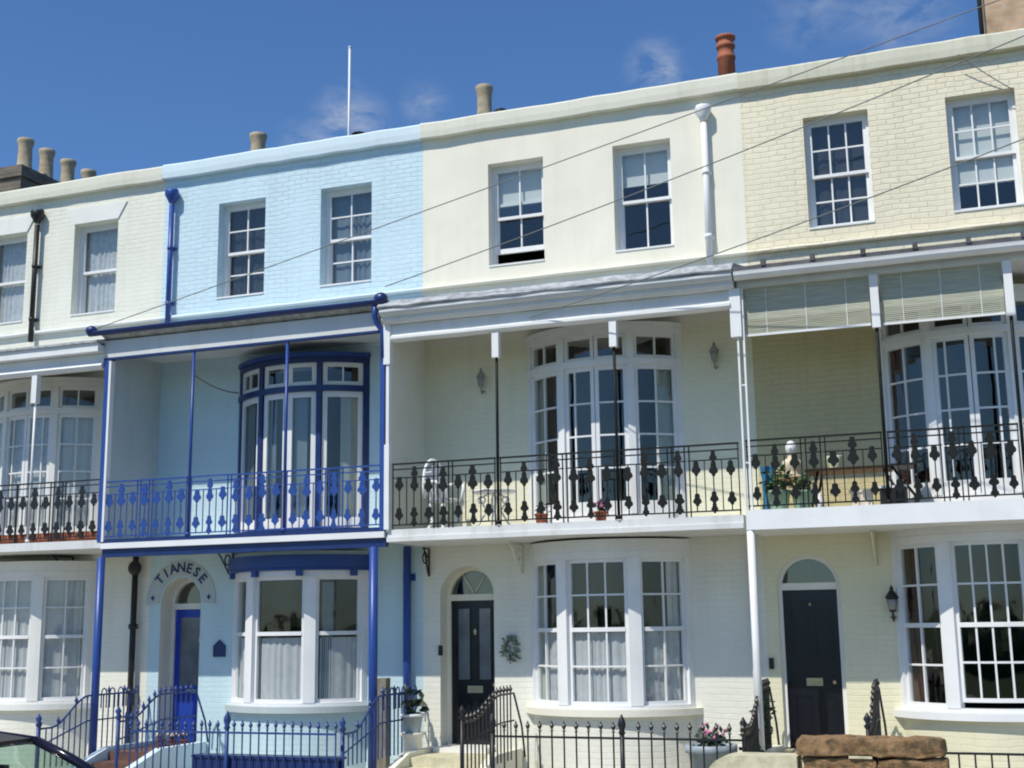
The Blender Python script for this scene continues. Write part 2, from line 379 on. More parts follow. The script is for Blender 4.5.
def wall(parent, x0, x1, z0, z1, y0, y1, holes, mats, zcut=None, name='wall'):
    """holes: (x0,x1,z0,z1,arched). cells between the cuts, each a block; arched holes get spandrels"""
    xs = sorted({x0, x1, *[h[0] for h in holes], *[h[1] for h in holes]}); zs = sorted({z0, z1, *[h[2] for h in holes], *[h[3] for h in holes]} | ({*zcut} if zcut else set()))
    m = MB()
    def solid(i, j):
        if i < 0 or j < 0 or i >= len(xs)-1 or j >= len(zs)-1: return False
        cx = (xs[i]+xs[i+1])/2; cz = (zs[j]+zs[j+1])/2
        return not any(h[0] < cx < h[1] and h[2] < cz < h[3] for h in holes)
    def mi(z): return sum(1 for c in (zcut or []) if z > c)
    for i in range(len(xs)-1):
        for j in range(len(zs)-1):
            if not solid(i, j): continue
            a, b, c, d = xs[i], xs[i+1], zs[j], zs[j+1]; q = mi((c+d)/2)
            m.face([(a, y0, c), (b, y0, c), (b, y0, d), (a, y0, d)], q); m.face([(a, y1, c), (a, y1, d), (b, y1, d), (b, y1, c)], q)
            if not solid(i-1, j): m.face([(a, y0, c), (a, y0, d), (a, y1, d), (a, y1, c)], q)
            if not solid(i+1, j): m.face([(b, y0, c), (b, y1, c), (b, y1, d), (b, y0, d)], q)
            if not solid(i, j-1): m.face([(a, y0, c), (a, y1, c), (b, y1, c), (b, y0, c)], q)
            if not solid(i, j+1): m.face([(a, y0, d), (b, y0, d), (b, y1, d), (a, y1, d)], q)
    for h in holes:
        if len(h) > 4 and h[4]:
            hw = (h[1]-h[0])/2; xm = (h[0]+h[1])/2; zsp = h[3]-hw; p = arch_pts(xm, hw, zsp); q = mi(zsp)
            for k in range(len(p)-1):
                (ax, az), (bx, bz) = p[k], p[k+1]
                m.face([(ax, y0, az), (ax, y0, h[3]), (bx, y0, h[3]), (bx, y0, bz)], q)
                m.face([(ax, y0, az), (bx, y0, bz), (bx, y1, bz), (ax, y1, az)], q)
    return m.build(name, mats, parent)

# ------------------------------------------------------------------ sash windows of the top floor
def sash_window(house, x0, x1, z0, z1, cols, rows, y=.17, open_=0., curtain=None, blind=None, fmat='white', drop=.55, sillm='white', style=None):
    w = MB(); f = .045
    w.box(x0, x0+f, y, y+.11, z0, z1); w.box(x1-f, x1, y, y+.11, z0, z1); w.box(x0+f, x1-f, y, y+.11, z1-f, z1); w.box(x0+f, x1-f, y, y+.11, z0, z0+.03)
    win = w.build('sash_window', M[fmat], house)
    s = MB(); s.box(x0+.002, x1-.002, -.015, y-.002, z0+.002, z0+.028); s.build('sill', M[sillm], win)
    zm = (z0+z1)/2-.02
    def sash(a, b, yy, up):
        m = MB(); st = .045; X0 = x0+f; X1 = x1-f
        m.box(X0, X0+st, yy, yy+.04, a, b); m.box(X1-st, X1, yy, yy+.04, a, b)
        bt = .045 if up else .075; tp = .05 if up else .045
        m.box(X0+st, X1-st, yy, yy+.04, a, a+bt); m.box(X0+st, X1-st, yy, yy+.04, b-tp, b)
        for c in range(1, cols):
            xx = X0+st+(X1-X0-2*st)*c/cols; m.box(xx-.011, xx+.011, yy+.006, yy+.034, a+bt, b-tp)
        for r in range(1, rows):
            zz = a+bt+(b-tp-a-bt)*r/rows; m.box(X0+st, X1-st, yy+.008, yy+.032, zz-.011, zz+.011)
        m.build('sash', M[fmat], win)
        g = MB(); g.face([(X0+st*.5, yy+.02, a+bt*.5), (X1-st*.5, yy+.02, a+bt*.5), (X1-st*.5, yy+.02, b-tp*.5), (X0+st*.5, yy+.02, b-tp*.5)]); g.build('glass', M['glass'], win)
    sash(zm-.02, z1-f, y+.015, True); sash(z0+.03+open_, zm+.025+open_, y+.062, False)
    if curtain:
        cm = MB(); n = 60; pr = None
        for k in range(n+1):
            xx = x0+.04+(x1-x0-.08)*k/n; yy = y+.135+.016*(.5+.5*math.sin(xx*6.1))*math.sin(xx*48+2.6*math.sin(xx*9))
            if pr: cm.face([(pr[0], pr[1], z0), (xx, yy, z0), (xx, yy, z1), (pr[0], pr[1], z1)], 0, True)
            pr = (xx, yy)
        cm.build('curtain', M[curtain], win)
    if blind:
        b = MB(); zb = z1-(z1-z0)*drop
        b.box(x0+.05, x1-.05, y+.112, y+.118, zb, z1-.05); b.box(x0+.05, x1-.05, y+.106, y+.126, zb-.03, zb); b.build('blind', M[blind], win)
    return win

# ------------------------------------------------------------------ balcony ironwork
def palmette_mesh(mb, zc, h, w, flip=1, y=0.):
    n = 30; pts = []
    for k in range(n):
        a = 2*PI*k/n; r = .62+.38*abs(math.cos(2.5*a+PI/4)); tw = 1-.28*math.sin(a)
        pts.append((w/2*r*tw*math.cos(a), zc+flip*h/2*(.3+.7*r)*math.sin(a)))
    mb.prism(pts, y-.009, y+.009)
def motif_meshes():
    d = {}
    for k, (up, tall) in {'us': (1, 0), 'ut': (1, 1), 'ls': (0, 0), 'lt': (0, 1)}.items():
        m = MB()
        if up and not tall: palmette_mesh(m, .615, .21, .155)
        if up and tall: palmette_mesh(m, .60, .21, .155); palmette_mesh(m, .76, .18, .125); m.box(-.012, .012, -.007, .007, .66, .70)
        if not up and not tall: palmette_mesh(m, .215, .18, .145)
        if not up and tall: palmette_mesh(m, .23, .17, .14); palmette_mesh(m, .10, .14, .115)
        d[k] = m
    return d
MOT = motif_meshes(); MOTD = {}
def motif(kind, matname):
    key = (kind, matname)
    if key not in MOTD:
        m = MOT[kind]; me = bpy.data.meshes.new('palmette'); me.from_pydata([tuple(v) for v in m.v], [], m.f); me.materials.append(M[matname]); MOTD[key] = me
    return MOTD[key]

def rail_panel(house, xa, xb, zf, y, matname, top=.93):
    """one bay of balcony railing between two posts: S T S | T | S T S"""
    m = MB(); W_ = xb-xa; n = 7; sp = W_/n
    m.box(xa, xb, y-.016, y+.016, zf+top-.022, zf+top); m.box(xa, xb, y-.008, y+.008, zf+top-.095, zf+top-.078)
    m.box(xa, xb, y-.009, y+.009, zf+.05, zf+.068)
    for a, b in ((0, 3), (3, 4), (4, 7)): m.box(xa+sp*a+.012, xa+sp*b-.012, y-.0075, y+.0075, zf+top-.215, zf+top-.20)
    for k in (3, 4):
        for e in (-.03, .03):
            xx = xa+sp*k+e; m.box(xx-.008, xx+.008, y-.008, y+.008, zf, zf+top-.022)
    for k in range(n):
        xx = xa+sp*(k+.5); m.box(xx-.007, xx+.007, y-.0065, y+.0065, zf+.068, zf+top-.2)
        for e in (-.5, ):
            x2 = xx+e*sp
            if k not in (0, 3, 4): m.box(x2-.006, x2+.006, y-.006, y+.006, zf+.068, zf+top-.2)
    m.box(xa+.004, xa+.018, y-.007, y+.007, zf, zf+top-.022); m.box(xb-.018, xb-.004, y-.007, y+.007, zf, zf+top-.022)
    p = m.build('balcony_railing', M[matname], house); o = wloc(house)
    for k in range(n):
        t = k in (1, 3, 5); xx = xa+sp*(k+.5)
        for u in 'ul': inst(motif(u+('t' if t else 's'), matname), 'palmette', p, Vector((xx+random.uniform(-.004, .004), y, zf+random.uniform(-.006, .006)))-o, (0, random.uniform(-.03, .03)*.3, 0), (random.uniform(.70, .90), random.uniform(.8, 1.3), random.uniform(.97, 1.03)))
    return p

# ------------------------------------------------------------------ houses
PX = [-17.42, -12.58, -7.80, -2.82, 2.08]      # party lines
YB = -1.25                                      # balcony front
FACE_T = .36

def shell(house, x0, x1):
    """rooms behind the facade: floors, back wall, sides, roof"""
    m = MB()
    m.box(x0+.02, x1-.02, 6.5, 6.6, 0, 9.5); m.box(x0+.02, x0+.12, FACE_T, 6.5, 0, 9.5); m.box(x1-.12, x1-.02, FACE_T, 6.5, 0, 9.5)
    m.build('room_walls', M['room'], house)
    f = MB()
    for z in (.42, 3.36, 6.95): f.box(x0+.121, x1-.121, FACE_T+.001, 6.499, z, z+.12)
    f.build('room_floor', M['carpet'], house)
    r = MB(); r.box(x0+.01, x1-.01, FACE_T+.002, 6.62, 9.52, 9.62); 
    return r.build('roof', M['slate'], house)

def coping(house, x0, x1, mat, zt=9.975):
    c = MB(); c.prismx([(-.115, zt-.245), (-.125, zt-.15), (-.125, zt-.03), (-.10, zt), (.34, zt+.02), (.34, zt-.245)], x0, x1, 0, .009, .35)
    c.build('parapet_coping', M[mat], house)

def string_course(house, x0, x1, mat):
    c = MB(); c.prismx([(-.004, 7.285), (-.075, 7.29), (-.085, 7.31), (-.075, 7.345), (-.004, 7.365)], x0, x1, 0, .004, .5); c.build('string_course', M[mat], house)

def hopper_pipe(house, x, ztop, zbot, mat, y=-.10):
    m = MB(); m.tube([(x, y, ztop-.25), (x, y, zbot)], .045, 10)
    z = ztop-1.0
    while z > zbot+.2: m.tube([(x, y, z-.03), (x, y, z+.03)], .054, 10); m.box(x-.07, x+.07, y+.04, -.002, z-.02, z+.02); z -= .95
    p = m.build('drain_pipe', M[mat], house)
    h = MB(); h.lathe([(.05, -.20), (.07, -.15), (.115, -.08), (.12, .0), (.11, .02), (.09, .02)], (x, y-.01, ztop-.02), 8)
    h.tube([(x, y, ztop-.02), (x, .0, ztop+.03)], .05, 8)
    h.build('hopper', M[mat], p)

def frame_bow(house, xc, z0, z1, mat, mull, name, head=.10, foot=.10, jamb=.11, mw=.13):
    """posts and rails of a bow window, as one part; the lights hang in it"""
    s = MB(); e = HA; jw = wdeg(jamb)
    ro = RAD; ri = RAD-.13
    arcbox(s, xc, ri, ro, -e, -e+jw, z0+foot, z1-head); arcbox(s, xc, ri, ro, e-jw, e, z0+foot, z1-head)
    for a in (-mull, mull): arcbox(s, xc, ri, ro+.012, a-wdeg(mw)/2, a+wdeg(mw)/2, z0+foot, z1-head)
    arcbox(s, xc, ri, ro+.004, -e, e, z1-head, z1); arcbox(s, xc, ri, ro+.004, -e, e, z0, z0+foot)
    return s.build(name, M[mat], house)

def lower_bow(house, xc, wallm, frame, cols_side, cols_mid, rows, sillm, headm, curt=None, gap=0., headz=3.20, cornice=None):
    bow(.69)
    m = MB(); arcbox(m, xc, RAD-.25, RAD-.012, -HA, HA, 0., 1.03); m.build('bay_wall', M[wallm], house)
    w = frame_bow(house, xc, 1.12, headz, frame, MUL, 'bay_window', .10, .05, .10, .17)
    s = MB(); arcbox(s, xc, RAD-.2, RAD+.09, -HA-3, HA+3, 1.03, 1.118); s.build('sill', M[sillm], w)
    a = wdeg(.17)/2; j = wdeg(.10); zm = 2.16
    for d0, d1, c, cs in ((-HA+j, -MUL-a, cols_side, 0), (-MUL+a, MUL-a, cols_mid, 1), (MUL+a, HA-j, cols_side, 2)):
        bow_light(w, xc, d0, d1, 1.17, headz-.10, c, rows, M['white'], zm, .045, .05, gap if cs == 1 else 0., depth=.02)
    if curt:
        for d0, d1, z0, z1, mt in curt: bow_curtain(w, xc, d0, d1, z0, z1, M[mt])
    h = MB(); arcbox(h, xc, .2, RAD+.005, -HA, HA, headz+.002, 3.36); h.build('bay_head', M[headm], house)
    if cornice:
        k = MB(); arcbox(k, xc, RAD+.006, RAD+.10, -HA-4, HA+4, 3.12, 3.30); arcbox(k, xc, RAD+.006, RAD+.06, -HA-2, HA+2, 3.075, 3.118)
        for d in (-50, -16, 16, 50): arcbox(k, xc, RAD+.007, RAD+.08, d-2, d+2, 2.99, 3.074)
        k.build('bay_cornice', M[cornice], house)
    return w

def upper_bow(house, xc, zf, frame, wallm, side_cols, style, curt=None, top=6.33):
    bow(.50)
    foot = .15
    w = frame_bow(house, xc, zf+.002, top, frame, MUL, 'balcony_window', .09, foot, .10, .10 if style != 'blue' else .075)
    tr = MB(); arcbox(tr, xc, RAD-.12, RAD+.02, -HA+.3, HA-.3, 5.79, 5.88); tr.build('transom', M[frame], w)
    a = wdeg(.10)/2; j = wdeg(.10); zd0 = zf+foot; zd1 = 5.79
    mid = [(-MUL+a, -.2), (.2, MUL-a)]
    for d0, d1 in [(-HA+j, -MUL-a)]+mid+[(MUL+a, HA-j)]:
        ismid = (d0, d1) in mid
        if style == 'blue':
            bow_light(w, xc, d0, d1, zd0, zd1, 1, 1, M['white'], None, .075, .085, bottom=.16)
        else:
            cw = None
            if ismid: cw = [.30] if d0 < -1 else [.70]
            bow_light(w, xc, d0, d1, zd0, zd1, side_cols, 4, M['white'], None, .055, .06, colw=cw, bottom=.18)
        fc = 2 if not ismid or style == 'blue' else 1
        if style == 'blue': fc = 1 if ismid else 2
        bow_light(w, xc, d0, d1, 5.88, top-.09, fc, 1, M['white'], None, .05 if style != 'blue' else .07, .05 if style != 'blue' else .065)
    if curt:
        for d0, d1, z0, z1, mt in curt: bow_curtain(w, xc, d0, d1, z0, z1, M[mt])
    cap = MB(); arcbox(cap, xc, .15, RAD+.03, -HA, HA, top+.002, top+.07); cap.build('bay_roof', M[frame if style != 'blue' else 'blue'], house)
    return w

def arched_door(house, x0, x1, zth, zdoor, ztop, yd, doorm, framem, panels, ilight=True, pointed=False):
    """frame with fanlight in the arched opening, and the door leaf"""
    hw = (x1-x0)/2; xm = (x0+x1)/2; zs = ztop-hw
    fr = MB(); f = .055
    fr.box(x0, x0+f, yd, yd+.10, zth, zs); fr.box(x1-f, x1, yd, yd+.10, zth, zs); fr.box(x0+f, x1-f, yd-.01, yd+.10, zdoor, zdoor+.09)
    n = 14
    for k in range(n):
        a0, a1 = PI*k/n, PI*(k+1)/n; q = []
        for r in (hw, hw-f):
            for a in (a0, a1): q.append((xm+r*math.cos(a), zs+r*math.sin(a)))
        fr.prism([q[0], q[1], q[3], q[2]], yd, yd+.10)
    o = fr.build('door_frame', M[framem], house)
    g = MB(); r = hw-f*.6
    g.prism([(xm+r, zdoor+.07)]+[(xm+r*math.cos(PI*k/n), max(zs+r*math.sin(PI*k/n), zdoor+.07)) for k in range(n+1)]+[(xm-r, zdoor+.07)], yd+.05, yd+.056)
    g.build('fanlight', M['glass'], o)
    if ilight:
        b = MB()
        for an in (60, 120):
            a = math.radians(an); b.tube([(xm, yd+.045, zdoor+.09), (xm+r*math.cos(a), yd+.045, zs+r*math.sin(a))], .012, 4)
        b.build('glazing_bar', M[framem], o)
    d = MB(); d.box(x0+f+.003, x1-f-.003, yd+.035, yd+.08, zth+.01, zdoor-.003)
    dl = d.build('door', M[doorm], house)
    return dl, o, (x0+f, x1-f, yd+.035)

def door_panels(dl, mat, X0, X1, yd, specs):
    for (u0, u1, z0, z1, mt) in specs:
        a = X0+(X1-X0)*u0; b = X0+(X1-X0)*u1; m = MB(); t = .018
        m.box(a, b, yd-.012, yd-.001, z0, z0+t); m.box(a, b, yd-.012, yd-.001, z1-t, z1); m.box(a, a+t, yd-.012, yd-.001, z0+t, z1-t); m.box(b-t, b, yd-.012, yd-.001, z0+t, z1-t)
        if mt is None: m.box(a+.035, b-.035, yd-.008, yd-.001, z0+.035, z1-.035)
        p = m.build('door_panel', M[mat], dl)
        if mt:
            g = MB(); g.box(a+t, b-t, yd-.006, yd-.001, z0+t, z1-t); g.build('door_glass', M[mt], dl)

def bracket(house, x, zt, mat, y0=-.02, y1=-.55):
    m = MB(); m.tube([(x, y0, zt-.42), (x, y0, zt-.02), (x, y1, zt-.02)], .016, 5)
    m.tube([(x, y0+(y1-y0)*t, zt-.42+.40*math.sin(t*PI/2)**1.6) for t in (0, .2, .4, .6, .8, 1)], .014, 5)
    m.tube([(x, y0-.14+.08*math.cos(a*.6), zt-.16+.08*math.sin(a*.6)) for a in range(11)], .012, 5)
    m.build('bracket', M[mat], house)

def pot(ch, x, y, z0, h, r, mat, n=14, crown=False):
    m = MB(); pr = [(r*1.05, 0), (r*1.05, .06), (r*.95, .09), (r*.86, h*.75), (r*.98, h-.10), (r*1.06, h-.07), (r*1.06, h-.01), (r*.95, h), (r*.75, h), (r*.72, h-.25)]
    if crown: pr = [(r*1.1, 0), (r*1.0, h-.42), (r*1.12, h-.40), (r*1.12, h-.36), (r*.95, h-.34), (r*.93, h-.22), (r*1.12, h-.20), (r*1.12, h-.16), (r*.95, h-.14), (r*.97, h-.07), (r*1.2, h-.05), (r*1.2, h-.01), (r*.8, h), (r*.7, h-.2)]
    m.lathe(pr, (x, y, z0), n); return m.build('chimney_pot', M[mat], ch)

def chimney(house, x0, x1, y0, y1, zt, mat):
    m = MB(); m.box(x0, x1, y0, y1, 9.60, zt-.24); m.box(x0-.05, x1+.05, y0-.05, y1+.05, zt-.24, zt-.12); m.box(x0-.02, x1+.02, y0-.02, y1+.02, zt-.12, zt)
    return m.build('chimney', M[mat], house)

def posts(house, xs, zf, zt, mat, r=.022, cap=None, capz=5.86, ztop=None):
    for x in xs:
        m = MB(); m.tube([(x, YB+.005, zf), (x, YB+.005, zt)], r, 8); m.tube([(x, YB+.005, zf), (x, YB+.005, zf+.05)], r*1.8, 8)
        p = m.build('veranda_post', M[mat], house)
        if cap:
            c = MB(); c.box(x-.05, x+.05, YB-.052, YB+.05, capz, (ztop or zt)); c.build('post_casing', M[cap], p)

def sheet_wall(house, x0, x1, mat):      # cheek wall across the balcony at a party line
    m = MB(); m.box(x0, x1, YB+.06, -.002, 3.56, 6.60); return m.build('screen_wall', M[mat], house)

UPZ = (7.55, 9.19)
def house_base(name, label, i, mats, zcut, door, bays, wins, grp='terraced houses of the row'):
    x0, x1 = PX[i], PX[i+1]
    h = thing(name, label, 'house', ((x0+x1)/2, 0, 0), grp)
    holes = [(a, b, UPZ[0], UPZ[1]) for a, b in wins] + [(bays-HALF+.02, bays+HALF-.02, 3.56, 6.30), (bays-HALF+.02, bays+HALF-.02, 1.10, 3.28)]
    if door: holes.append((door[0], door[1], .45, door[2], True))
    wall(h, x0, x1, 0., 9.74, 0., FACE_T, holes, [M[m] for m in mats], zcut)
    rf = shell(h, x0, x1)
    return h, rf, x0, x1

# ---------- house A: cream, cut by the left edge
hA, rA, x0, x1 = house_base('terraced_house', 'cream painted terraced house at far left with splayed white lintels and black drainpipe', 0,
    ['a_wall', 'a_wall'], [6.4], None, -14.80, [(-16.34, -15.45), (-14.43, -13.52)])
coping(hA, x0, x1, 'cope'); string_course(hA, x0, x1, 'a_trim')
for a, b in ((-16.34, -15.45), (-14.43, -13.52)):
    sash_window(hA, a, b, *UPZ, 1, 1, curtain='lace')
    m = MB(); m.prism([(a-.0, 9.192), (b, 9.192), (b+.17, 9.48), (a-.17, 9.48)], -.022, -.002); m.build('lintel', M['a_trim'], hA)
hopper_pipe(hA, -15.16, 9.50, 7.15, 'black')
lower_bow(hA, -14.80, 'a_wall', 'a_trim', 2, 3, 4, 'a_trim', 'a_trim', [(-50, 50, 1.2, 3.1, 'net')])
upper_bow(hA, -14.80, 3.60, 'a_trim', 'a_wall', 2, 'plain', [(-50, -24, 3.7, 5.8, 'net'), (-19, 19, 3.7, 5.8, 'lace'), (23, 50, 3.7, 5.8, 'net')])
m = MB(); m.box(x0, x1-.002, YB-.03, -.002, 3.47, 3.595); m.build('balcony_floor', M['white_worn'], hA)
m = MB(); m.box(x0, x1-.08, YB+.03, YB+.22, 3.60, 3.74); m.build('planter_trough', M['terracotta'], hA)
for k in range(3): rail_panel(hA, x0+.05+(x1-x0-.12)*k/3, x0+.05+(x1-x0-.12)*(k+1)/3, 3.60, YB, 'black')
posts(hA, [-16.9, -15.6, -13.98], 3.6, 5.9, 'white', .02, 'white', 5.80, 6.26)
m = MB(); m.box(x0, x1-.1, -1.27, -1.20, 6.34, 6.50); m.prismx([(-1.30, 6.25), (-1.34, 6.30), (-1.30, 6.35), (-1.20, 6.34), (-1.20, 6.25)], x0, x1-.1); m.box(x0, x1-.1, -1.43, -1.201, 6.505, 6.64)
m.build('canopy_fascia', M['white'], hA)
m = MB(); m.prismx([(-1.47, 6.645), (-1.47, 6.68), (-.005, 7.05), (-.005, 6.60), (-1.2, 6.60)], x0, x1-.1, 0, .004, .4); m.build('canopy_roof', M['lead'], hA)
m = MB(); m.box(x0, x1-.1, -1.195, -.004, 6.54, 6.585); m.build('canopy_ceiling', M['greyboard'], hA)
ch = chimney(rA, -17.72, -17.08, 1.55, 4.3, 11.22, 'brick_old')
for y in (1.98, 2.6, 3.25, 3.9): pot(ch, -17.4, y, 11.22, .72, .155, 'pot_buff')
bracket(hA, -14.1, 3.46, 'black')

# ---------- house B: pale blue with blue ironwork
hB, rB, x0, x1 = house_base('terraced_house', 'pale blue terraced house with royal blue ironwork, blue door and house name over it', 1,
    ['b_low', 'b_wall'], [6.4], (-12.36, -11.62, 3.05), -9.86, [(-11.51, -10.62), (-9.60, -8.69)])
coping(hB, x0, x1, 'b_cope', 9.985); string_course(hB, x0, x1, 'b_cope')
sash_window(hB, -11.51, -10.62, *UPZ, 2, 2, curtain='pane_grey'); sash_window(hB, -9.60, -8.69, *UPZ, 2, 2, curtain='curt_grey')  # left window's curtain is added only to grey its panes
hopper_pipe(hB, -12.37, 9.50, 7.10, 'blue')
lower_bow(hB, -9.86, 'b_low', 'white', 1, 1, 2, 'b_grey', 'b_low', [(-50, -25, 1.2, 2.1, 'net'), (-21, 20, 1.2, 2.1, 'net'), (26, 50, 1.2, 2.1, 'net'), (-21, -14, 1.2, 2.9, 'curt_red'), (27, 34, 1.2, 2.9, 'curt_grey')], cornice='blue', headz=3.09)
upper_bow(hB, -9.86, 3.56, 'navy', 'b_low', 1, 'blue', [(-50, -36, 3.7, 5.8, 'curt_grey'), (-19, -12, 3.7, 5.8, 'curt_grey'), (3, 13, 3.7, 5.8, 'curt_grey'), (36, 49, 3.7, 5.8, 'curt_pale')])
m = MB(); m.box(x0, x1-.02, YB-.03, -.002, 3.455, 3.54); m.build('balcony_floor', M['white'], hB)
m = MB(); m.box(x0, x1-.02, YB-.015, YB+.05, 3.541, 3.60); m.box(x0, x1-.02, YB+.02, YB+.12, 3.33, 3.454); m.build('floor_beam', M['navy'], hB)
xs = [x0-.03, -11.05, -9.43, x1-.02]
for k in range(3): rail_panel(hB, xs[k]+.03, xs[k+1]-.03, 3.58, YB, 'blue', .90)
posts(hB, [-11.05, -9.43], 3.6, 6.40, 'blue', .024)
m = MB(); m.box(x0-.06, x0+.02, YB-.04, YB+.05, 3.56, 6.38); m.build('corner_post', M['blue'], hB)
m = MB(); m.box(x1-.10, x1-.03, YB-.02, YB+.06, 3.56, 6.36); m.build('corner_post', M['blue'], hB)
m = MB(); m.box(x0+.021, x0+.06, YB-.045, YB+.05, 3.56, 6.36); m.build('screen_edge', M['white'], hB)
sheet_wall(hB, x0-.03, x0+.05, 'b_grey')
m = MB(); m.box(x0-.1, x1-.12, -1.27, -1.20, 6.42, 6.69); m.build('canopy_fascia', M['greyboard'], hB)
m = MB(); m.box(x0-.1, x1-.12, -1.275, -1.20, 6.385, 6.419); m.build('fascia_edge', M['navy'], hB)
m = MB(); m.prismx([(-1.40, 6.78), (-.005, 7.12), (-.005, 6.695), (-1.20, 6.695)], x0-.1, x1-.03); m.build('canopy_roof', M['lead'], hB)
m = MB(); m.prismx([(-1.42+.062*math.cos(a), 6.81+.062*math.sin(a)) for a in [PI+PI*k/8 for k in range(9)]]+[(-1.365, 6.82), (-1.475, 6.82)], x0-.28, x1+.02, 0, .004, .6)
g = m.build('gutter', M['navy'], hB)
m = MB(); m.ball((x0-.24, -1.42, 6.84), .10, .09, .08); m.build('gutter_end', M['navy'], g)
m = MB(); m.ball((x1-.02, -1.42, 6.84), .11, .09, .09); m.build('gutter_hopper', M['navy'], g)
m = MB(); m.tube([(x1-.12, -1.40, 6.76), (x1-.14, -1.38, 6.60), (x1-.12, -1.33, 6.50), (x1-.05, -1.28, 6.38), (x1-.04, -1.28, 6.0)], .04, 8); m.build('drain_pipe', M['blue'], hB)
m = MB(); m.box(x0+.05, x1-.03, -1.195, -.004, 6.56, 6.60); m.build('canopy_ceiling', M['greyboard'], hB)
m = MB(); m.tube([(x0+.01, YB, .05), (x0+.01, YB, 3.33)], .062, 10); m.build('balcony_post', M['blue'], hB)
m = MB(); m.tube([(-7.99, YB, .05), (-7.99, YB, 3.33)], .062, 10); m.build('balcony_post', M['blue'], hB)
m = MB(); m.tube([(-8.02, -.09, 3.40), (-8.02, -.09, .30)], .058, 10); m.box(-8.12, -7.92, -.02, -.001, 2.9, 3.0); m.build('drain_pipe', M['blue'], hB)
m = MB(); m.tube([(-12.80, -.10, 3.44), (-12.80, -.10, .40)], .05, 10)
for z in (3.2, 2.3, 1.3): m.tube([(-12.80, -.10, z-.04), (-12.80, -.10, z+.04)], .075, 10)
m.ball((-12.80, -.12, 3.22), .11, .1, .12); m.build('drain_pipe', M['black'], hB)
dl, fr, (X0, X1, yd) = arched_door(hB, -12.36, -11.62, .50, 2.56, 3.05, .30, 'door_blue', 'a_trim', None, False)
door_panels(dl, 'door_blue', X0, X1, yd, [(.14, .86, 1.35, 2.45, 'door_glass'), (.14, .86, .62, 1.22, None)])
m = MB(); m.box(-12.06, -11.88, yd-.02, yd-.001, 1.26, 1.31); m.build('letterbox', M['brass'], dl)
m = MB(); m.ball((-11.78, yd-.03, 1.30), .03); m.build('door_knob', M['brass'], dl)
m = MB(); m.ball((-11.83, yd-.02, 2.08), .025, .02, .05); m.build('door_knocker', M['brass'], dl)
m = MB(); n = 14; hw = .37; xm0 = -11.99; zs0 = 3.05-hw
ln = [(-12.358, .5), (-12.358, zs0)]+[(xm0-hw*math.cos(PI*k/n)*.994, zs0+hw*math.sin(PI*k/n)*.994) for k in range(1, n)]+[(-11.622, zs0), (-11.622, .5)]
for (ax, az), (bx, bz) in zip(ln[:-1], ln[1:]):
    m.face([(ax, -.004, az), (bx, -.004, bz), (bx, .299, bz), (ax, .299, az)])
m.build('door_reveal', M['a_wall'], hB)
# arched name band and its letters
m = MB(); xm = -11.99; zs = 2.68; nn = 20
for k in range(nn):
    a0, a1 = math.radians(-4+188*k/nn), math.radians(-4+188*(k+1)/nn); q = [(xm+r*math.cos(a), zs+r*math.sin(a)) for r in (.40, .645) for a in (a0, a1)]
    m.prism([q[0], q[1], q[3], q[2]], -.012, -.002)
band = m.build('name_band', M['b_grey'], hB)
def text_mesh(body, size, mat, mats_world, parent, name):
    """each letter set on its own matrix; merged into one lettering mesh"""
    mb = MB()
    for chs, mw in zip(body, mats_world):
        cu = bpy.data.curves.new('letter', 'FONT'); cu.body = chs; cu.size = size; cu.align_x = 'CENTER'; cu.align_y = 'CENTER'; cu.extrude = .003; cu.offset = .004; cu.resolution_u = 3
        ob = bpy.data.objects.new('letter', cu); COL.objects.link(ob)
        dg = bpy.context.evaluated_depsgraph_get(); me = bpy.data.meshes.new_from_object(ob.evaluated_get(dg))
        base = len(mb.v); mb.v += [mw @ v.co for v in me.vertices]
        for p in me.polygons: mb.f.append([base+i for i in p.vertices]); mb.mi.append(0)
        bpy.data.objects.remove(ob); bpy.data.curves.remove(cu); bpy.data.meshes.remove(me)
    return mb.build(name, mat, parent)
mats_ = []
for k in range(7):
    a = math.radians(139-16.3*k); p = Vector((xm+.525*math.cos(a), -.018, zs+.525*math.sin(a)))
    up = Vector((math.cos(a), 0, math.sin(a))); rt = Vector((math.sin(a), 0, -math.cos(a)))
    mats_.append(Matrix(((rt.x, up.x, 0, p.x), (rt.y, up.y, -1, p.y), (rt.z, up.z, 0, p.z), (0, 0, 0, 1))))
text_mesh('TIANESE', .215, M['navy'], mats_, band, 'lettering')
m = MB()
for sx in (-1, 1):
    c = (xm+sx*.52, zs+.06); m.prism([(c[0]+(.045 if k % 2 == 0 else .022)*math.sin(k*PI/4), c[1]+(.045 if k % 2 == 0 else .022)*math.cos(k*PI/4)) for k in range(8)], -.020, -.012)
m.build('star_mark', M['navy'], band)
m = MB(); m.prism([(-11.36, 1.82), (-11.14, 1.82), (-11.14, 1.99), (-11.25, 2.08), (-11.36, 1.99)], -.02, -.002); m.build('number_plate', M['navy'], hB)
bracket(hB, -11.05, 3.45, 'navy')
ch = chimney(rB, -12.95, -12.25, 2.3, 4.2, 10.75, 'brick_old'); pot(ch, -12.6, 2.9, 10.75, .91, .16, 'pot_buff')
m = MB(); m.lathe([(.10, 0), (.10, .24), (.15, .27), (.15, .31), (.04, .36)], (-10.62, 3.3, 11.2), 10); m.box(-10.9, -10.4, 2.9, 3.5, 9.6, 11.2); m.build('roof_vent', M['iron'], rB)
m = MB(); m.tube([(-10.69, 3.0, 9.6), (-10.69, 3.0, 13.15)], .022, 6); m.ball((-10.69, 3.0, 13.17), .03); m.build('mast', M['white'], rB)

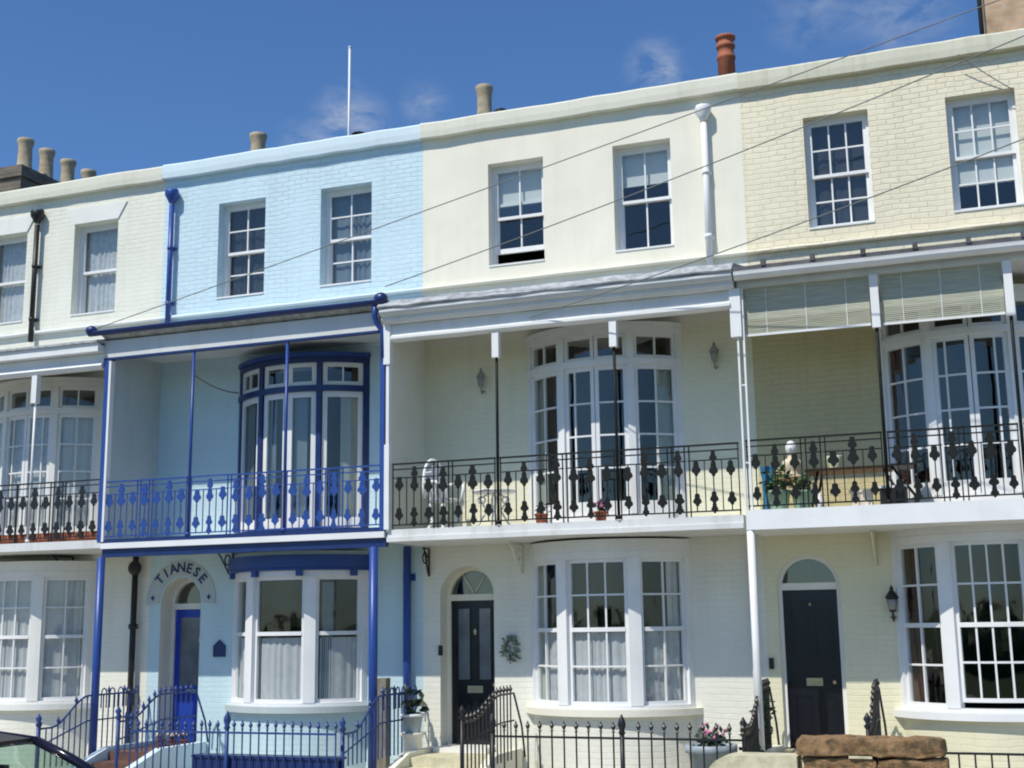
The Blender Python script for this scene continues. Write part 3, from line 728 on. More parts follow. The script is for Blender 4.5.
# ---------- house C: ivory
hC, rC, x0, x1 = house_base('terraced_house', 'ivory terraced house with white canopy, black front door and white ironwork chair on its balcony', 2,
    ['c_low', 'c_shelter', 'c_up'], [3.5, 6.4], (-7.53, -6.69, 3.09), -4.965, [(-6.71, -5.82), (-4.73, -3.86)])
coping(hC, x0, x1, 'cope', 9.98); string_course(hC, x0, x1, 'c_up')
sash_window(hC, -6.71, -5.82, *UPZ, 2, 1, open_=.23, blind='blind', drop=.36); sash_window(hC, -4.73, -3.86, *UPZ, 2, 1, blind='blind', drop=.33)
hopper_pipe(hC, -3.335, 9.55, 7.15, 'white')
lower_bow(hC, -4.965, 'c_low', 'white', 2, 3, 4, 'c_up', 'white', [(-50, -26, 1.2, 2.14, 'lace'), (-20, 20, 1.2, 2.14, 'net'), (26, 50, 1.2, 2.14, 'lace'), (-50, -41, 1.2, 3.1, 'curt_pale'), (41, 50, 1.2, 3.1, 'net')])
upper_bow(hC, -4.965, 3.56, 'white', 'c_shelter', 2, 'plain', [(-49, -42, 3.7, 5.8, 'curt_pale'), (38, 49, 3.7, 5.8, 'curt_pale')])
m = MB(); m.prismx([(YB-.03, 3.39), (YB-.03, 3.455), (YB, 3.46), (YB, 3.56), (-.002, 3.56), (-.002, 3.39)], x0+.02, x1-.01, 0, .003, .5); m.build('balcony_floor', M['white_worn'], hC)
xs = [x0+.06, -6.13, -4.45, x1]
for k in range(3): rail_panel(hC, xs[k]+.03, xs[k+1]-.03, 3.56, YB, 'iron', .92)
posts(hC, [-6.13, -4.45], 3.57, 6.25, 'iron', .02, 'white', 5.86, 6.24)
m = MB(); m.box(x0-.015, x0+.06, YB-.05, YB+.06, 3.56, 4.75); m.box(x0+.005, x0+.05, YB-.04, YB+.06, 4.75, 5.9); m.box(x0-.03, x0+.07, YB-.06, YB+.06, 5.9, 6.5); m.build('corner_post', M['white'], hC)
sheet_wall(hC, x0-.03, x0+.04, 'c_low')
m = MB(); m.box(x0+.07, x1-.02, -1.28, -1.20, 6.32, 6.47); m.build('canopy_fascia', M['greyboard'], hC)
m = MB(); m.prismx([(-1.29, 6.225), (-1.335, 6.255), (-1.335, 6.29), (-1.29, 6.318), (-1.20, 6.318), (-1.20, 6.225)], x0+.09, x1-.04, 0, .004, .5); m.build('fascia_roll', M['white'], hC)
m = MB(); m.prismx([(-1.20, 6.475), (-1.36, 6.475), (-1.40, 6.52), (-1.40, 6.565), (-1.45, 6.58), (-1.48, 6.62), (-1.48, 6.665), (-1.2, 6.665)], x0-.02, x1+.02, 0, .004, .6); m.build('canopy_cornice', M['greyboard'], hC)
m = MB(); m.prismx([(-1.50, 6.67), (-1.51, 6.69), (-1.36, 6.81), (-.005, 7.10), (-.005, 6.68), (-1.2, 6.67)], x0-.04, x1+.03, 0, .011, .22); m.build('canopy_roof', M['lead'], hC)
m = MB(); m.box(x0+.05, x1-.02, -1.195, -.004, 6.54, 6.60); m.build('canopy_ceiling', M['greyboard'], hC)
dl, fr, (X0, X1, yd) = arched_door(hC, -7.53, -6.69, .52, 2.60, 3.09, .26, 'door_black', 'c_up', None, True)
door_panels(dl, 'door_black', X0, X1, yd, [(.13, .42, 1.45, 2.50, 'door_glass'), (.58, .87, 1.45, 2.50, 'door_glass'), (.13, .42, .65, 1.2, None), (.58, .87, .65, 1.2, None)])
m = MB(); m.box(-7.22, -6.98, yd-.018, yd-.001, 1.28, 1.38); m.build('letterbox', M['brass'], dl)
m = MB(); m.ball((-7.10, yd-.012, 2.15), .03, .01, .045); m.build('door_number', M['brass'], dl)
m = MB(); m.ball((-6.80, yd-.03, 1.4), .03); m.build('door_knob', M['brass'], dl)
m = MB(); m.box(-7.55, -7.49, -.03, -.002, 1.82, 1.96); m.build('doorbell', M['black'], hC)
bracket(hC, -7.70, 3.38, 'black', -.02, -.22); bracket(hC, -6.25, 3.38, 'c_low')
ch = chimney(rC, -8.15, -7.45, 2.2, 4.2, 10.75, 'brick_old'); pot(ch, -7.8, 2.67, 10.75, 1.0, .15, 'pot_buff', crown=False); 
m = MB(); m.lathe([(.09, 0), (.09, .18), (.14, .2), (.14, .26), (.03, .32)], (-7.72, 3.3, 11.25), 10); m.tube([(-7.72, 3.3, 10.7), (-7.72, 3.3, 11.3)], .08, 10); m.build('cowl', M['iron'], ch)
ch = chimney(rC, -3.75, -3.05, 1.9, 3.2, 10.4, 'brick'); pot(ch, -3.38, 2.3, 10.4, 1.33, .14, 'terracotta', crown=True)

# ---------- house D: yellow
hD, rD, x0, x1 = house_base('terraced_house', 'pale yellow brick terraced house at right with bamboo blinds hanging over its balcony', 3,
    ['d_low', 'd_shade', 'd_wall'], [3.5, 6.4], (-2.65, -1.83, 3.10), 0.0, [(-1.95, -1.07), (-.05, .83)])
coping(hD, x0, x1, 'cope_d', 9.965); string_course(hD, x0, x1, 'd_wall')
sash_window(hD, -1.95, -1.07, *UPZ, 3, 2, y=.14, curtain='pane_grey'); sash_window(hD, -.05, .83, *UPZ, 3, 2, y=.14, blind='blind', drop=.72)  # left window's curtain is added only to grey its panes
lower_bow(hD, 0.0, 'd_low', 'white', 2, 4, 4, 'white', 'white', [(-50, -40, 1.2, 3.1, 'curt_red')], gap=.07, headz=3.27)
upper_bow(hD, 0.0, 3.61, 'white', 'd_low', 2, 'plain', [(-50, -42, 3.7, 5.8, 'curt_red')])
m = MB(); m.box(x0+.03, x1, YB-.05, -.002, 3.36, 3.605); m.build('balcony_floor', M['white'], hD)
xs = [x0+.03, -1.06, .50, x1]
for k in range(3): rail_panel(hD, xs[k]+.03, xs[k+1]-.03, 3.60, YB, 'iron', .90)
posts(hD, [-1.06, .50], 3.61, 6.48, 'iron', .022, 'white', 5.80, 6.48)
m = MB()
for e in (0, .075): m.box(x0+.02+e, x0+.045+e, YB-.025, YB+.02, 3.60, 6.48)
for z in (4.2, 5.2): m.box(x0+.045, x0+.095, YB-.008, YB+.008, z, z+.02)
m.build('corner_post', M['white'], hD)
m = MB(); m.box(x0-.05, x0+.09, YB-.06, YB+.04, 5.84, 6.48); m.build('post_casing', M['white'], hD)
m = MB(); m.prismx([(-1.42+.085*math.cos(a), 6.635+.085*math.sin(a)) for a in [PI+PI*k/8 for k in range(9)]]+[(-1.33, 6.65), (-1.51, 6.65)], x0+.05, x1, 0, .003, .6); m.build('gutter', M['white'], hD)
m = MB(); m.box(x0+.05, x1, -1.28, -1.20, 6.49, 6.60); m.build('canopy_fascia', M['greyboard'], hD)
m = MB(); m.prismx([(-1.46, 6.66), (-1.46, 6.72), (-.005, 7.12), (-.005, 6.62), (-1.2, 6.62)], x0+.03, x1)
for k in range(8): m.box(x0+.4+k*.62, x0+.46+k*.62, -1.48, -1.40, 6.70, 6.78)
m.build('canopy_roof', M['slate'], hD)
m = MB(); m.box(x0+.05, x1, -1.195, -.004, 6.56, 6.60); m.build('canopy_ceiling', M['greyboard'], hD)
m = MB(); m.tube([(x0+.07, YB, .30), (x0+.07, YB, 3.355)], .048, 10); m.build('balcony_post', M['white'], hD)
m = MB(); m.tube([(-2.98, -.06, .2), (-2.98, -.06, 3.3)], .035, 8); m.build('drain_pipe', M['a_trim'], hD)
dl, fr, (X0, X1, yd) = arched_door(hD, -2.65, -1.83, .62, 2.64, 3.10, .06, 'door_black', 'a_trim', None, False)
door_panels(dl, 'door_black', X0, X1, yd, [(.12, .45, 1.75, 2.5, None), (.55, .88, 1.75, 2.5, None), (.12, .45, .78, 1.28, None), (.55, .88, .78, 1.28, None)])
m = MB(); m.box(-2.34, -2.13, yd-.02, yd-.001, 1.40, 1.50); m.build('letterbox', M['brass'], dl)
m = MB(); m.ball((-1.98, yd-.03, 1.45), .03); m.build('door_knob', M['brass'], dl)
m = MB(); m.ball((-2.24, yd-.02, 2.45), .02); m.build('spyhole', M['brass'], dl)
m = MB(); m.box(-2.80, -2.74, -.03, -.002, 1.62, 1.76); m.build('doorbell', M['black'], hD)
bracket(hD, -1.35, 3.36, 'd_low')
ch = chimney(rD, .62, 2.0, 2.4, 3.3, 13.2, 'brick')
m = MB(); m.tube([(.56, 2.32, 9.7), (.56, 2.32, 13.3)], .035, 8); m.build('flue_pipe', M['iron'], ch)

# ------------------------------------------------------------------ hanging blinds on the yellow house's balcony
def bamboo(x0, x1, z0, z1, label):
    b = thing('bamboo_blind', label, 'blind', ((x0+x1)/2, YB+.06, z0), 'bamboo blinds on the balcony')
    m = MB(); n = 26
    for k in range(n):
        z = z0+.03+(z1-z0-.03)*(k+.5)/n; h = (z1-z0)/n*((.42 if k > 7 else .29)+random.uniform(-.04, .04))
        m.box(x0, x1, YB+.055, YB+.065, z-h, z+h)
    m.build('slats', M['bamboo'], b)
    c = MB()
    for t in (.18, .5, .82): c.box(x0+(x1-x0)*t-.006, x0+(x1-x0)*t+.006, YB+.049, YB+.0545, z0+.02, z1)
    c.build('cords', M['white_worn'], b)
    r = MB(); r.box(x0, x1, YB+.045, YB+.075, z0, z0+.028); r.build('bottom_bar', M['white'], b)
bamboo(-2.70, -1.13, 5.85, 6.49, 'grey bamboo roll blind hanging above the bare yellow wall beside the white corner post')
bamboo(-.99, .44, 5.84, 6.49, 'grey bamboo roll blind hanging in front of the tall balcony window')

# ------------------------------------------------------------------ railings and fences
def baluster_mesh(h, mat, spike=True, r=.011):
    m = MB(); m.tube([(0, 0, 0), (0, 0, h-.10 if spike else h)], r, 5)
    if spike: m.lathe([(r, -.13), (r*2.0, -.115), (r*1.0, -.10), (.026, -.07), (.030, -.055), (.014, -.03), (.004, 0)], (0, 0, h), 6)
    me = bpy.data.meshes.new('baluster'); me.from_pydata([tuple(v) for v in m.v], [], m.f); me.materials.append(M[mat]); return me

def front_fence(x0, x1, y, zb, zr, ztip, mat, label, sp=.125, spike=True, post_at=(), grp='front garden fences'):
    f = thing('front_fence', label, 'fence', ((x0+x1)/2, y, zb), grp); o = wloc(f)
    m = MB(); m.box(x0, x1, y-.018, y+.018, zr-.012, zr+.012); m.build('rail', M[mat], f)
    m = MB(); m.box(x0, x1, y-.018, y+.018, zb+.06, zb+.084); m.build('rail', M[mat], f)
    bm = baluster_mesh(ztip-zb, mat, spike); n = int(round((x1-x0)/sp))
    for k in range(n+1):
        xx = x0+(x1-x0)*k/n
        if any(abs(xx-p) < .07 for p in post_at): continue
        inst(bm, 'baluster', f, (xx-o.x, 0, random.uniform(-.004, .004)))
    for p in post_at:
        m = MB(); m.tube([(p, y, 0), (p, y, zr+.04)], .028, 8); m.lathe([(.028, 0), (.045, .02), (.03, .05), (.05, .11), (.042, .16), (.012, .22), (.004, .235)], (p, y, zr+.04), 8); m.build('post', M[mat], f)
    return f
YF = -2.4
front_fence(-10.95, -7.86, YF-.145, .02, .91, 1.07, 'fence_blue', 'blue spiked railing along the dark blue low wall of the pale blue house', .123, post_at=(-9.45,))
front_fence(-5.80, -2.75, YF, .20, .91, 1.10, 'black', 'black spiked railing in front of the ivory house bow window', .150, post_at=(-4.17, -5.80))
front_fence(-.95, 2.05, YF+.15, .15, .80, .80, 'black', 'plain black bar railing without spikes at right below the yellow house window', .17, False)

def stepped_railing(x, mat, zt, ztail, yw, yhigh, yend, label, hoops=False, post=True, stay=True, top_sp=True, zb=.3, cat='railing', grp='railings running out from the house fronts', sp=.125):
    """railing at right angles to the house: level near the wall, swan-necked down towards the pavement"""
    f = thing('entrance_railing', label, cat, (x, (yw+yend)/2, zb), grp); o = wloc(f)
    def zrail(y):
        t = min(1, max(0, (yhigh-y)/max(.01, (yhigh-yend)*.75))); return zt+(ztail-zt)*(3*t*t-2*t**3)
    pts = [(x, yw+(yend-yw)*k/26, zrail(yw+(yend-yw)*k/26)) for k in range(27)]
    m = MB(); m.tube(pts, .015, 6); m.build('rail', M[mat], f)
    m = MB(); m.tube([(x, yw, zt-.36), (x, yhigh, zt-.36), (x, yend, ztail-.25)], .012, 5); m.build('rail', M[mat], f)
    n = int(abs(yend-yw)/sp); meshes = {}
    for k in range(1, n+1):
        y = yw+(yend-yw)*k/(n+.3); zr = zrail(y); ext = .12 if (top_sp and k % 1 == 0 and not hoops) else (.12 if (hoops and k % 3 == 0) else 0)
        h = round(zr+ext-zb, 2); key = (h, ext > 0)
        if key not in meshes: meshes[key] = baluster_mesh(h, mat, ext > 0)
        inst(meshes[key], 'baluster', f, (0, y-o.y, 0))
    if hoops:
        m = MB()
        for k in range(1, n-1, 3):
            y = yw+(yhigh-yw)*k/(n+.3); a = .06
            m.tube([(x, y-a+0, zt-.2), (x, y-a, zt+.02), (x, y-a*.7, zt+.07), (x, y, zt+.09), (x, y+a*.7, zt+.07), (x, y+a, zt+.02), (x, y+a, zt-.2)], .011, 5)
        m.build('hoop', M[mat], f)
    if stay:
        m = MB(); m.tube([(x, yw, zt), (x+.03, yw+.22, zt-.45), (x+.05, yw+.28, zb+.0)], .016, 6); m.build('stay', M[mat], f)
    if post:
        m = MB(); m.tube([(x, yend, 0), (x, yend, ztail+.03)], .026, 8); m.lathe([(.026, 0), (.045, .03), (.02, .06), (.045, .11), (.005, .18)], (x, yend, ztail+.03), 8); m.build('post', M[mat], f)
    return f
stepped_railing(-12.60, 'fence_blue', 1.30, .90, -.15, -1.35, -2.4, 'blue hooped railing between the cream house window and the pale blue house steps', hoops=True, stay=False, zb=.35)
stepped_railing(-11.42, 'fence_blue', 1.32, 1.0, -.35, -1.2, -2.2, 'blue handrail on the window side of the steps up to the blue door', zb=.55)
stepped_railing(-7.84, 'fence_blue', 1.32, .90, -.15, -1.30, -2.4, 'blue hooped railing behind the blue post beside the ivory house', hoops=True, stay=False, zb=.5)
stepped_railing(-6.22, 'black', 1.32, 1.06, -.50, -1.0, -2.35, 'black handrail with sloping stay in front of the open side of the ivory house door', zb=.45)
stepped_railing(-2.76, 'black', 1.40, .95, -.35, -.9, -2.3, 'black handrail left of the dark arched door, behind the white post', zb=.55, sp=.075)
stepped_railing(-1.40, 'black', 1.40, 1.0, -.35, -.9, -2.1, 'black handrail between the dark arched door and the right hand bow window', zb=.55, sp=.11)

# low front walls
m = MB(); m.box(-9.98, -7.86, YF-.10, YF+.10, 0, .585); w = m.build('front_wall', M['navy']); w['label'] = 'dark blue low wall with white coping under the blue spiked railing'; w['category'] = 'wall'
m = MB(); m.box(-10.0, -7.84, YF-.12, YF+.12, .587, .62); m.build('coping', M['navy'], w)

def rough_block(x0, x1, y0, y1, z0, z1, amp=.02, nx=10, nz=3, round_=.0):
    """hewn stone block with uneven faces"""
    bm = bmesh.new(); bmesh.ops.create_cube(bm, size=1.)
    bmesh.ops.subdivide_edges(bm, edges=bm.edges, cuts=11, use_grid_fill=True)
    mb = MB(); idx = {}
    for v in bm.verts:
        p = v.co*2; k = 1.
        e = Vector((abs(p.x)**18, abs(p.y)**18, abs(p.z)**18)); s = (e.x+e.y+e.z)**(1/18)
        q = p/max(s, 1e-6)
        x = (x0+x1)/2+(x1-x0)/2*q.x; y = (y0+y1)/2+(y1-y0)/2*q.y; z = (z0+z1)/2+(z1-z0)/2*q.z
        idx[v.index] = len(mb.v); P = Vector((x, y, z)); d = noise.noise_vector(P*5.5)*amp*1.6+noise.noise_vector(P*17)*amp*.7; mb.v.append(P+Vector((d.x, d.y, d.z*.9)))
    for f in bm.faces: mb.f.append([idx[v.index] for v in f.verts]); mb.mi.append(0)
    bm.free(); return mb
YS = -3.4
w = thing('stone_wall', 'low wall of rough brown stone blocks in front of the yellow house', 'wall', (-1.3, YS, 0))
rough_block(-1.98, -.55, YS-.2, YS+.2, .875, 1.05, .024).build('capstone', M['stone'], w)
rough_block(-1.93, -1.22, YS-.17, YS+.17, .46, .855, .026).build('stone_block', M['stone'], w)
rough_block(-1.20, -.52, YS-.17, YS+.17, .46, .855, .026).build('stone_block', M['stone'], w)
rough_block(-1.95, -.50, YS-.18, YS+.18, -.02, .45, .016).build('stone_block', M['stone'], w)
m = MB(); m.box(-1.47, -1.24, YS-.19, YS+.10, .853, .878); m.build('mortar', M['stone_pale'], w)
w = thing('coping_wall', 'pale yellow low wall with rounded end in front of the dark arched door', 'wall', (-2.5, YS, 0))
m = MB(); pr = []
for k in range(9): a = PI/2+PI/2*k/8; pr.append((-2.62+.30*math.cos(a), .66+.20*math.sin(a)))
m.prism([(-1.99, .86)]+pr+[(-2.92, .60), (-1.99, .60)], YS-.19, YS+.19); m.build('coping', M['stone_pale'], w)
m = MB(); m.box(-2.86, -1.99, YS-.15, YS+.15, 0, .598); m.build('wall_face', M['c_low'], w)

# ------------------------------------------------------------------ steps and ground
def steps(name, x0, x1, zt, n, y0, tread, mat, sidem, label):
    s = thing(name, label, 'steps', ((x0+x1)/2, y0, 0), 'front door steps')
    m = MB()
    m.box(x0, x1, y0, .24, .0, zt)
    for k in range(n):
        z = zt*(n-k)/(n+1); m.box(x0, x1, y0-tread*(k+1), y0-tread*k-.0015, 0, z)
    m.build('treads', M[mat], s)
    yn = y0-tread*n
    for x in (x0-.12, x1+.002):
        q = MB(); q.prismx([(-.02, 0), (-.02, zt+.06), (y0, zt+.06), (yn, zt*1/(n+1)+.10), (yn, 0)], x, x+.118); q.build('stringer', M[sidem], s)
steps('entrance_steps', -12.36, -11.55, .49, 3, -1.15, .36, 'tile', 'b_cope', 'red tiled steps with pale blue sides up to the blue door')
steps('entrance_steps', -7.55, -6.40, .49, 3, -1.0, .34, 'stone_pale', 'c_up', 'pale stone steps up to the black door of the ivory house')
steps('entrance_steps', -2.66, -1.60, .60, 3, -1.0, .34, 'stone_pale', 'c_low', 'pale steps up to the dark arched door of the yellow house')
m = MB(); m.box(-7.52, -6.70, -.30, .25, .492, .56); o = m.build('door_step', M['a_trim']); o['label'] = 'white doorstep below the black door of the ivory house'; o['category'] = 'doorstep'

m = MB(); m.box(PX[0]-60, PX[-1]+60, -2.9, 9, -.14, .10); struct(m.build('front_yard', M['paving']))
m = MB(); m.box(-90, 80, -5.0, -2.9, -.14, 0); struct(m.build('pavement', M['paving']))
m = MB(); m.box(-90, 80, -5.15, -5.0, -.14, .004); struct(m.build('kerb', M['stone_pale']))
m = MB(); m.face([(-300, -15.6, -.13), (300, -15.6, -.13), (300, -5.15, -.13), (-300, -5.15, -.13)]); struct(m.build('road', M['asphalt']))
m = MB(); m.face([(-3000, -3000, -.15), (3000, -3000, -.15), (3000, 3000, -.15), (-3000, 3000, -.15)]); struct(m.build('ground', M['grass']))
m = MB(); m.box(-90, 80, -18.5, -15.6, -.14, 0); struct(m.build('far_pavement', M['paving']))

# unseen trees added behind the camera to darken what the panes mirror
m = MB()
for k in range(150):
    x = -70+k*.9+random.uniform(-.4, .4); h = 2.0+.8*math.sin(k*.21)+.5*math.sin(k*.53+1)+random.uniform(-.3, .3); y = -46+random.uniform(-1.5, 1.5)
    m.ball((x, y, h*.42), 1.5, 1.6, h*.62, 8, 6); m.leaves((x, y, h*.75), 1.7, 26, .8)
o = struct(m.build('added_mirror_trees', M['leaf']), 'stuff'); o['label'] = 'unseen belt of bushy trees added for dark pane reflections'; o['category'] = 'trees'

# ------------------------------------------------------------------ small things
# white cast-iron chair on the ivory balcony
def iron_chair(loc, rz, label):
    c = thing('garden_chair', label, 'chair', loc, None, rz); mt = M['white']
    def B(m, n): 
        o = m.build(n, mt, c, world=False); return o
    m = MB(); m.lathe([(.03, .40), (.215, .40), (.225, .41), (.225, .425), (.21, .435), (.03, .435)], (0, 0, 0), 18); B(m, 'seat')
    for a in (45, 135, 225, 315):
        t = math.radians(a); u = Vector((math.cos(t), math.sin(t), 0))
        m = MB(); m.tube([u*.17+Vector((0, 0, .40)), u*.23+Vector((0, 0, .30)), u*.16+Vector((0, 0, .14)), u*.22+Vector((0, 0, .03)), u*.26], [.032, .034, .028, .026, .03], 6); B(m, 'leg')
    m = MB(); pts = []
    for k in range(17):
        t = PI*k/16; pts.append((-.20-.05*math.sin(t), .21*math.cos(t), .46+.56*math.sin(t)**.7))
    m.tube(pts, .026, 6)
    for k in range(-2, 3):
        m.tube([(-.19, k*.045, .44), (-.21, k*.07, .62), (-.235, k*.055, .80), (-.245, k*.03, .92)], .021, 5)
    for z in (.58, .70, .82): m.tube([(-.215, -.17, z), (-.235, 0, z+.03), (-.215, .17, z)], .021, 5)
    m.tube([(-.24+.0, .06*math.cos(a*.5), .86+.06*math.sin(a*.5)) for a in range(14)], .03, 5)
    for k in range(-2, 3): m.box(-.235, -.215, k*.075-.026, k*.075+.026, .50, .92-.02*k*k)
    B(m, 'backrest')
    for s in (-1, 1):
        m = MB(); m.tube([(-.20, s*.20, .66), (-.05, s*.26, .68), (.12, s*.25, .66), (.17, s*.22, .60), (.14, s*.20, .43)], .026, 6); B(m, 'armrest')
iron_chair((-7.14, -.74, 3.56), -.45, 'white ironwork armchair on the balcony of the ivory house, at the left end')
t = thing('garden_table', 'low white scrolled ironwork table beside the white armchair on the balcony', 'table', (-6.42, -.66, 3.56))
m = MB(); m.lathe([(.02, .50), (.30, .50), (.31, .51), (.31, .525), (.30, .535), (.02, .535)], (0, 0, 0), 20); m.build('tabletop', M['white'], t, world=False)
for k in range(4):
    a = k*PI/2+.5; u = Vector((math.cos(a), math.sin(a), 0)); m = MB()
    m.tube([u*.05+Vector((0, 0, .50)), u*.20+Vector((0, 0, .42)), u*.10+Vector((0, 0, .25)), u*.20+Vector((0, 0, .08)), u*.28], .016, 6)
    m.tube([u*(.17+.05*math.cos(q*.6))+Vector((0, 0, .40+.05*math.sin(q*.6))) for q in range(11)], .012, 5); m.build('leg', M['white'], t, world=False)

def flowerpot(loc, r, h, pm, label, plant='leaf', n=60, pr=.16, size=.09, flower=None, name='potted_plant', fl_n=14, up=.6):
    p = thing(name, label, 'potted plant', loc)
    m = MB(); m.lathe([(r*.72, 0), (r*.75, .02), (r*.95, h*.85), (r*1.08, h*.86), (r*1.08, h), (r*.95, h), (r*.9, h-.03)], (0, 0, 0), 14); m.build('pot', M[pm], p, world=False)
    m = MB(); m.leaves((0, 0, h+pr*up), pr, n, size)
    for k in range(6): a = k*1.05; m.tube([(0, 0, h-.04), (pr*.5*math.cos(a), pr*.5*math.sin(a), h+pr*.8)], .006, 4)
    m.build('foliage', M[plant], p, world=False)
    if flower:
        m = MB()
        for k in range(fl_n):
            d = Vector((random.gauss(0, 1), random.gauss(0, 1), abs(random.gauss(0, 1)))).normalized()*pr*random.uniform(.8, 1.1); m.ball((d.x, d.y, h+pr*up+d.z), .022, n=6, m=4)
        m.build('flowers', M[flower], p, world=False)
    return p
flowerpot((-5.62, -.95, 3.56), .09, .15, 'terracotta', 'small orange clay pot at the left foot of the ivory house balcony window', 'leaf_dark', 40, .10, .07)
flowerpot((-4.76, -1.02, 3.56), .09, .14, 'terracotta', 'small red flowering pot in front of the ivory house balcony doors', 'leaf_dark', 40, .10, .07, 'pink', fl_n=10)
flowerpot((-2.42, -.95, 3.605), .15, .26, 'green_pot', 'pale green pot with bushy plant at the left end of the yellow house balcony', 'leaf', 110, .20, .09)
flowerpot((-2.12, -1.0, 3.605), .14, .24, 'green_pot', 'pale green pot below the stone bust on the yellow house balcony', 'leaf', 80, .16, .08)
# bust on a stand
s = thing('garden_statue', 'cream stone bust with white head on a dark stand on the yellow house balcony', 'statue', (-2.28, -.62, 3.605))
m = MB(); m.box(-.16, .16, -.14, .14, 0, .03); m.box(-.17, .17, -.15, .15, .40, .44)
for a in (-.13, .13):
    for b in (-.11, .11): m.box(a-.015, a+.015, b-.015, b+.015, .03, .40)
m.build('stand', M['wood'], s, world=False)
m = MB(); m.lathe([(.12, .44), (.13, .47), (.09, .50), (.10, .55), (.135, .61), (.12, .67), (.055, .71), (.045, .75), (.05, .77)], (0, 0, 0), 14); m.build('bust', M['statue'], s, world=False)
m = MB(); m.ball((0, -.01, .84), .075, .085, .10); m.ball((0, -.09, .83), .014, .02, .02, 6, 4); m.build('head', M['white'], s, world=False)
b = rough_block(-2.66, -2.50, -.78, -.62, 3.605, 4.22, .012); o = b.build('plastic_sack', M['blue_bag']); o['label'] = 'blue plastic sack standing beside the cream stone bust'; o['category'] = 'sack'
# table
t = thing('wooden_table', 'brown wooden trestle table on the balcony of the yellow house', 'table', (-1.5, -.72, 3.605))
m = MB(); m.box(-.58, .46, -.26, -.09, .48, .515); m.box(-.58, .46, -.085, .085, .48, .515); m.box(-.58, .46, .09, .26, .48, .515); m.build('tabletop', M['wood'], t, world=False)
for sx, a in ((-.40, -.12), (.40, .22)):
    m = MB(); m.tube([(sx-.02, -.22, .48), (sx+a, -.22, 0)], .018, 6); m.tube([(sx-.02, .22, .48), (sx+a, .22, 0)], .018, 6); m.tube([(sx+a*.5, -.22, .24), (sx+a*.5, .22, .24)], .014, 6); m.build('trestle', M['black'], t, world=False)
m = MB(); m.box(.46, .80, -.24, .24, .50, .53); m.tube([(.48, -.2, .5), (.74, -.2, .12), (.74, -.2, 0)], .02, 6); m.tube([(.76, -.2, .5), (.76, -.2, 0)], .02, 6); m.build('table_end', M['black'], t, world=False)
m = MB(); m.lathe([(.085, 0), (.09, .02), (.105, .16), (.10, .17), (.085, .165)], (-1.72, -.80, 4.121), 4); o = m.build('square_planter', M['lime']); o['label'] = 'pale lime square planter standing on the wooden table'; o['category'] = 'planter'
m = MB(); m.leaves((0, 0, 0), .1, 24, .06)
m2 = MB(); m2.box(-1.18, -.86, -.98, -.72, 3.606, 3.83); o = m2.build('storage_crate', M['black']); o['label'] = 'black crate with white lid under the wooden table'; o['category'] = 'crate'
m2 = MB(); m2.box(-1.19, -.85, -.99, -.71, 3.832, 3.86); m2.build('lid', M['white'], o)
m2 = MB(); m2.box(-1.53, -1.28, -.95, -.75, 3.606, 3.80); m2.box(-1.55, -1.26, -.97, -.73, 3.80, 3.83); o = m2.build('cardboard_box', M['petal']); o['label'] = 'cream lidded box under the middle of the wooden table'; o['category'] = 'box'
m2 = MB(); m2.lathe([(.035, 0), (.04, .01), (.04, .13), (.018, .17), (.018, .21)], (-1.90, -1.05, 3.606), 10); o = m2.build('plastic_bottle', M['white']); o['label'] = 'small white bottle on the floor left of the wooden table'; o['category'] = 'bottle'

# lanterns
def lantern(loc, label, sc=1., mt='black'):
    l = thing('wall_lantern', label, 'lamp', loc, 'lanterns on the house walls')
    m = MB(); m.tube([(0, 0, -.16), (0, -.06, -.20), (0, -.12, -.16), (0, -.12, -.08)], .012*sc, 6); m.lathe([(.045, 0), (.045, .012)], (0, -.008, -.16), 8); m.build('bracket', M[mt], l, world=False)
    m = MB(); m.lathe([(.03, -.09), (.045, -.08), (.07, .08), (.085, .085), (.085, .10), (.05, .15), (.02, .19), (.025, .21), (.004, .25)], (0, -.12, 0), 6); m.build('lantern_head', M[mt], l, world=False); l.scale = (sc, sc, sc)
    m = MB(); m.lathe([(.048, -.06), (.068, .07)], (0, -.128, 0), 6); m.build('lamp_glass', M['lamp_glass'], l, world=False)
lantern((-1.18, 0, 2.42), 'black lantern on the wall between the dark arched door and the right bow window')
lantern((-6.82, 0, 5.78), 'grey lantern on the balcony wall of the ivory house, left of its window', .85, 'lamp_grey')
lantern((-3.33, 0, 5.86), 'grey lantern on the balcony wall of the ivory house, right of its window', .85, 'lamp_grey')
m = MB()
for k in range(26):
    a = k*2*PI/26; r = .11+random.uniform(-.02, .02); p = Vector((-6.42+r*math.cos(a)*.8, -.025, 1.93+r*math.sin(a)*1.25)); m.leaves(p, .05, 7, .07)
o = m.build('wall_wreath', M['wreath']); o['label'] = 'grey green wreath on the wall between the black door and the ivory bow window'; o['category'] = 'wreath'

